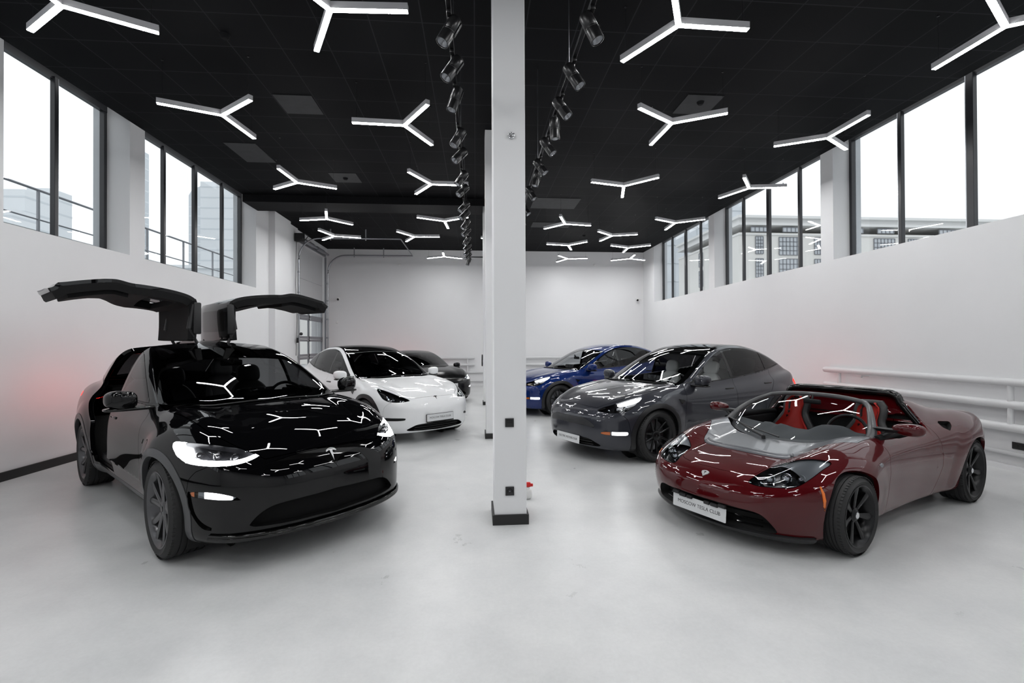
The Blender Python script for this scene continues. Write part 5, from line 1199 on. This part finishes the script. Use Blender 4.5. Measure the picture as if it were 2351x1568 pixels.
for yy in (y0-.02, y1-.02):
    pts = [(XL+.10, yy, .1), (XL+.10, yy, 4.35)]+[(XL+.10+.65*(1-math.cos(a)), yy, 4.38+.65*math.sin(a)) for a in np.linspace(0, math.pi/2, 12)[1:]]+[(-2.40, yy, 5.04)]
    g = MB(); g.tube(pts, .026, 8); o = tag(g.build('door_track', M['steel'], None, 50), 'curved steel guide rail of the garage door, %s side' % ('near' if yy < 16 else 'far'), 'guide rail')
    for xx in (-4.6, -3.5):
        g = MB(); g.box((xx, yy, 5.15), (.035, .02, .36)); g.build('hanger', M['doorrib'], o, 0)
    for zz in (1.25, 1.9, 2.6, 3.3, 3.95): g = MB(); g.box((XL+.08, yy, zz), (.10, .05, .05), .005); g.build('roller_bracket', M['steel'], o, 0)
g = MB(); g.cyl((-2.40, y0-.02, 5.04), (-2.40, y1-.02, 5.04), .018); tag(g.build('track_cross_bar', M['steel'], None, 40), 'steel bar joining the ends of the garage door rails', 'bar')
g = MB(); g.box((XL+.22, y0-.28, 4.98), (.26, .18, .26), .02); g.tube([(XL+.2, y0-.2, 5.05), (XL+.3, y0-.1, 5.16), (XL+.35, y0+.1, 5.12), (XL+.2, y0+.2, 5.0)], .012, 8); g.tube([(XL+.12, y0-.28, 4.9), (XL+.10, y0-.30, 3.5), (XL+.13, y0-.27, 2.4), (XL+.11, y0-.3, 1.3)], .008, 8); tag(g.build('door_motor', M['trim'], None, 40), 'black garage door motor with hanging cables beside the ceiling', 'motor')
g = MB(); g.box((XL+.13, y0-.22, 1.78), (.07, .06, .16), .01); g.ball((XL+.2, y0-.12, 1.98), .05); tag(g.build('door_control', M['trim'], None, 40), 'small black garage door control on the left wall by the door', 'control box')
# ---- little devices
def camdev(x, y, z, s, lb):
    e = empty('security_camera', None, (x, y, z)); tag(e, lb, 'camera', 'security cameras on the back wall'); g = MB(); g.box((0, 0, 0), (.12, .10, .10), .03); g.build('housing', M['whitep'], e, 40); g = MB(); g.ball((0, -.03, -.03), .045, seg=16); g.build('dome', M['gloss'], e, 40)
    g = MB(); g.cyl((0, .04, .02), (s*.20 if s > 0 else 0, .09, .02), .010); g.build('arm', M['whitep'], e, 40)
camdev(-5.24, 18.27, 3.40, -1, 'small round security camera high on the back wall, left corner'); camdev(6.50, 18.27, 3.41, 1, 'small security camera high on the back wall, right corner')
for x, z, lb in ((-2.94, 4.75, 'tiny white sensor high on the back wall left of the pillars'), (4.79, 4.80, 'tiny white sensor high on the back wall right of the pillars')):
    g = MB(); g.box((x, 18.38, z), (.09, .04, .08), .012); tag(g.build('wall_sensor', M['whitep'], None, 30), lb, 'sensor', 'small sensors on the back wall')
g = MB(); g.box((-5.32, 18.385, 2.50), (.07, .03, .09), .008); tag(g.build('junction_box', M['whitep'], None, 30), 'tiny white box on the back wall beside the garage door', 'junction box')
# ---- outside
g = MB(); g.box((0, 60, -1.2), (500, 500, .4)); st(g.build('ground', M['ground']))
e = empty('factory_building', None, (26.6, 45, 0)); tag(e, 'cream stone building with barred windows seen through the right windows', 'building')
g = MB(); g.box((20, 7, 6.4), (40, 14, 12.9)); g.build('wall', M['facade'], e, 0)
g = MB(); g.box((20, 6.9, 13.7), (40.3, 14.3, .25)); g.box((20, 6.8, 14.35), (40.7, 14.7, .25)); g.box((20, 6.97, 14.0), (40.1, 14.1, .5)); g.box((20, 6.95, 12.65), (40.15, 14.15, .10)); g.build('cornice', M['facadetrim'], e, 0)
def fwin(x0, x1, z0, z1, nx, nz, side=False):
    g = MB()
    def bx_(c, d):
        if side: g.box((-c[1]*0+c[1], c[0], c[2]), (d[1], d[0], d[2]))
        else: g.box(c, d)
    bx_(((x0+x1)/2, -.02, (z0+z1)/2), (x1-x0, .06, z1-z0)); o = g.build('window', M['facwin'], e, 0); g = MB()
    for i in range(nx+1): bx_((x0+(x1-x0)*i/nx, -.07, (z0+z1)/2), (.07, .05, z1-z0))
    for j in range(nz+1): bx_(((x0+x1)/2, -.07, z0+(z1-z0)*j/nz), (x1-x0, .05, .07))
    g.build('window_bars', M['facbar'], o, 0)
for k in range(3):
    X0 = k*10.3
    fwin(X0+1.2, X0+3.0, 12.95-.0, 13.4, 4, 1); fwin(X0+4.6, X0+6.4, 12.95, 13.4, 4, 1)
    fwin(X0+1.7, X0+2.5, 10.7, 12.45, 3, 5); fwin(X0+4.2, X0+6.5, 10.6, 12.4, 6, 4); fwin(X0+8.0, X0+9.2, 10.7, 12.4, 4, 4)
    fwin(X0+1.7, X0+2.5, 8.3, 10.2, 3, 5); fwin(X0+4.2, X0+6.5, 8.1, 10.2, 6, 4); fwin(X0+8.0, X0+9.2, 8.3, 10.2, 4, 4)
for j in range(3): fwin(1.5+3*j, 2.4+3*j, 10.7, 12.3, 2, 4, True); fwin(1.5+3*j, 2.4+3*j, 8.3, 10.2, 2, 4, True)
e = empty('glass_tower', None, (22, 75, 0)); tag(e, 'pale glass office block behind the cream building, through the far right window', 'building')
g = MB(); g.box((8, 6, 17), (30, 12, 34)); g.build('curtain_wall', M['curtain'], e, 0); g = MB()
for k in range(16): g.box((-7+k*2, -.05, 17), (.12, .1, 34))
for k in range(12): g.box((8, -.05, 3*k), (30, .1, .12))
g.build('facade_grid', M['facbar'] if False else M['fog1'], e, 0)
# left side: terrace with railing, far towers
g = MB(); g.box((-22, 4.8, 1.6), (30, 19.6, 3.2)); tag(g.build('terrace_roof', M['roofing'], None, 0), 'flat grey roof terrace outside the left windows', 'roof terrace')
g = MB(); g.box((-8.2, 12, 3.52), (.22, 16, .5)); tag(g.build('parapet', M['roofing'], None, 0), 'low grey parapet below the railing outside the left windows', 'parapet')
e = empty('railing', None, (-8, 8, 3.7)); tag(e, 'thin grey metal railing on the terrace outside the left windows', 'railing')
g = MB(); g.cyl((0, -5, .79), (0, 11, .79), .022); g.build('handrail', M['rail'], e, 0); g = MB(); g.cyl((0, -5, .25), (0, 11, .25), .014); g.build('lower_rail', M['rail'], e, 0)
for k in range(12): g = MB(); g.box((0, -4.5+1.42*k, .4), (.035, .035, .8)); g.build('post', M['rail'], e, 0)
def tower(x, y, w, d, h, mat, lb, top=0):
    e = empty('tower', None, (x, y, 0)); tag(e, lb, 'tower'); g = MB(); g.box((0, 0, h/2), (w, d, h)); 
    if top: g.prism([(-w/2, 0), (w/2, 0), (w*.1, top), (-w*.3, top*.7)], d, Matrix.Translation((0, d/2, h)) @ Euler((math.pi/2, 0, 0)).to_matrix().to_4x4())
    g.build('tower_body', mat, e, 0); g = MB()
    for k in range(int(h/4)): g.box((0, 0, 4*k+2), (w+.1, d+.1, .5))
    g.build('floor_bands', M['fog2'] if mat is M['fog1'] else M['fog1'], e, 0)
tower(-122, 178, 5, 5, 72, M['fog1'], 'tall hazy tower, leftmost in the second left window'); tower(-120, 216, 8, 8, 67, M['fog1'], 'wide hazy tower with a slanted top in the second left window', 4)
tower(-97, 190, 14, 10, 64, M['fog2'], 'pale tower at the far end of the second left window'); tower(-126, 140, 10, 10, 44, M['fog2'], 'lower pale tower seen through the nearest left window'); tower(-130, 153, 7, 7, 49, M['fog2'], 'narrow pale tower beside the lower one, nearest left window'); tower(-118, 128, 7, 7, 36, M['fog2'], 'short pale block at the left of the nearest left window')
g = MB(); g.box((-38, 70, 6.0), (40, 10, 12.0)); g.box((-38, 70, 12.1), (41, 11, .4)); tag(g.build('low_block', M['fog2'], None, 0), 'long low pale building beyond the terrace, left windows', 'building')
g = MB(); g.box((-22, 44, 2.7), (18, 6, 5.4)); g.box((-22, 44, 5.5), (18.6, 6.6, .2)); tag(g.build('rooftop_house', M['facade'], None, 0), 'small cream rooftop house on the terrace, left windows', 'building')
for x, y, w in ((-6.19, 8.305, .37), (-6.19, 12.75, .42)):
    g = MB(); g.box((x, y, 4.4), (.10, w, 3.2)); tag(g.build('stone_pier', M['brickp'], None, 0), 'pale stone pier outside the %s left window' % ('nearest' if y < 10 else 'second'), 'pier', 'stone piers outside the windows')
for y in (8.40, 12.86, 17.40):
    g = MB(); g.box((7.29, y+.08, 4.4), (.10, .34, 3.2)); tag(g.build('stone_pier', M['brickp'], None, 0), 'pale stone pier outside the right wall, %s from the camera' % {8.40: 'nearest', 12.86: 'second', 17.40: 'farthest'}[y], 'pier', 'stone piers outside the windows')
# ---------------------------------------------------------------- the cars
build_tesla('X', (-2.83, 5.47, -43.9), 'black', 0, 'seatb', M['glassd'], True, 'car', 'glossy black SUV with both rear doors raised like wings', 300, 140, 'five')
build_roadster((3.59, 4.63, -154.2), 300, 140)
build_tesla('Y', (3.40, 7.65, -154), 'grey', 1, 'seatw', M['glassc'], True, 'car', 'dark grey electric SUV with white seats behind the red sports car', 260, 120, 'multi', 'ELECTRIC MOTORS CLUB')
build_tesla('Y', (-2.04, 9.66, -51.5), 'white', 1, 'seatb', M['glassd'], False, 'car', 'white electric SUV with a black roof beside the black winged one', 220, 110, 'multi', 'MOSCOW TESLA CLUB')
build_tesla('Y', (2.90, 11.72, -158), 'blue', 0, 'seatb', M['glassc'], True, 'car', 'deep blue electric SUV half hidden behind the nearest pillar', 200, 90, 'multi', hi=False)
build_tesla('S', (-1.84, 14.9, -62), 'satin', 0, 'seatb', M['glassd'], True, 'car', 'satin black sedan at the back behind the white car', 170, 80, 'multi', '', hi=False)
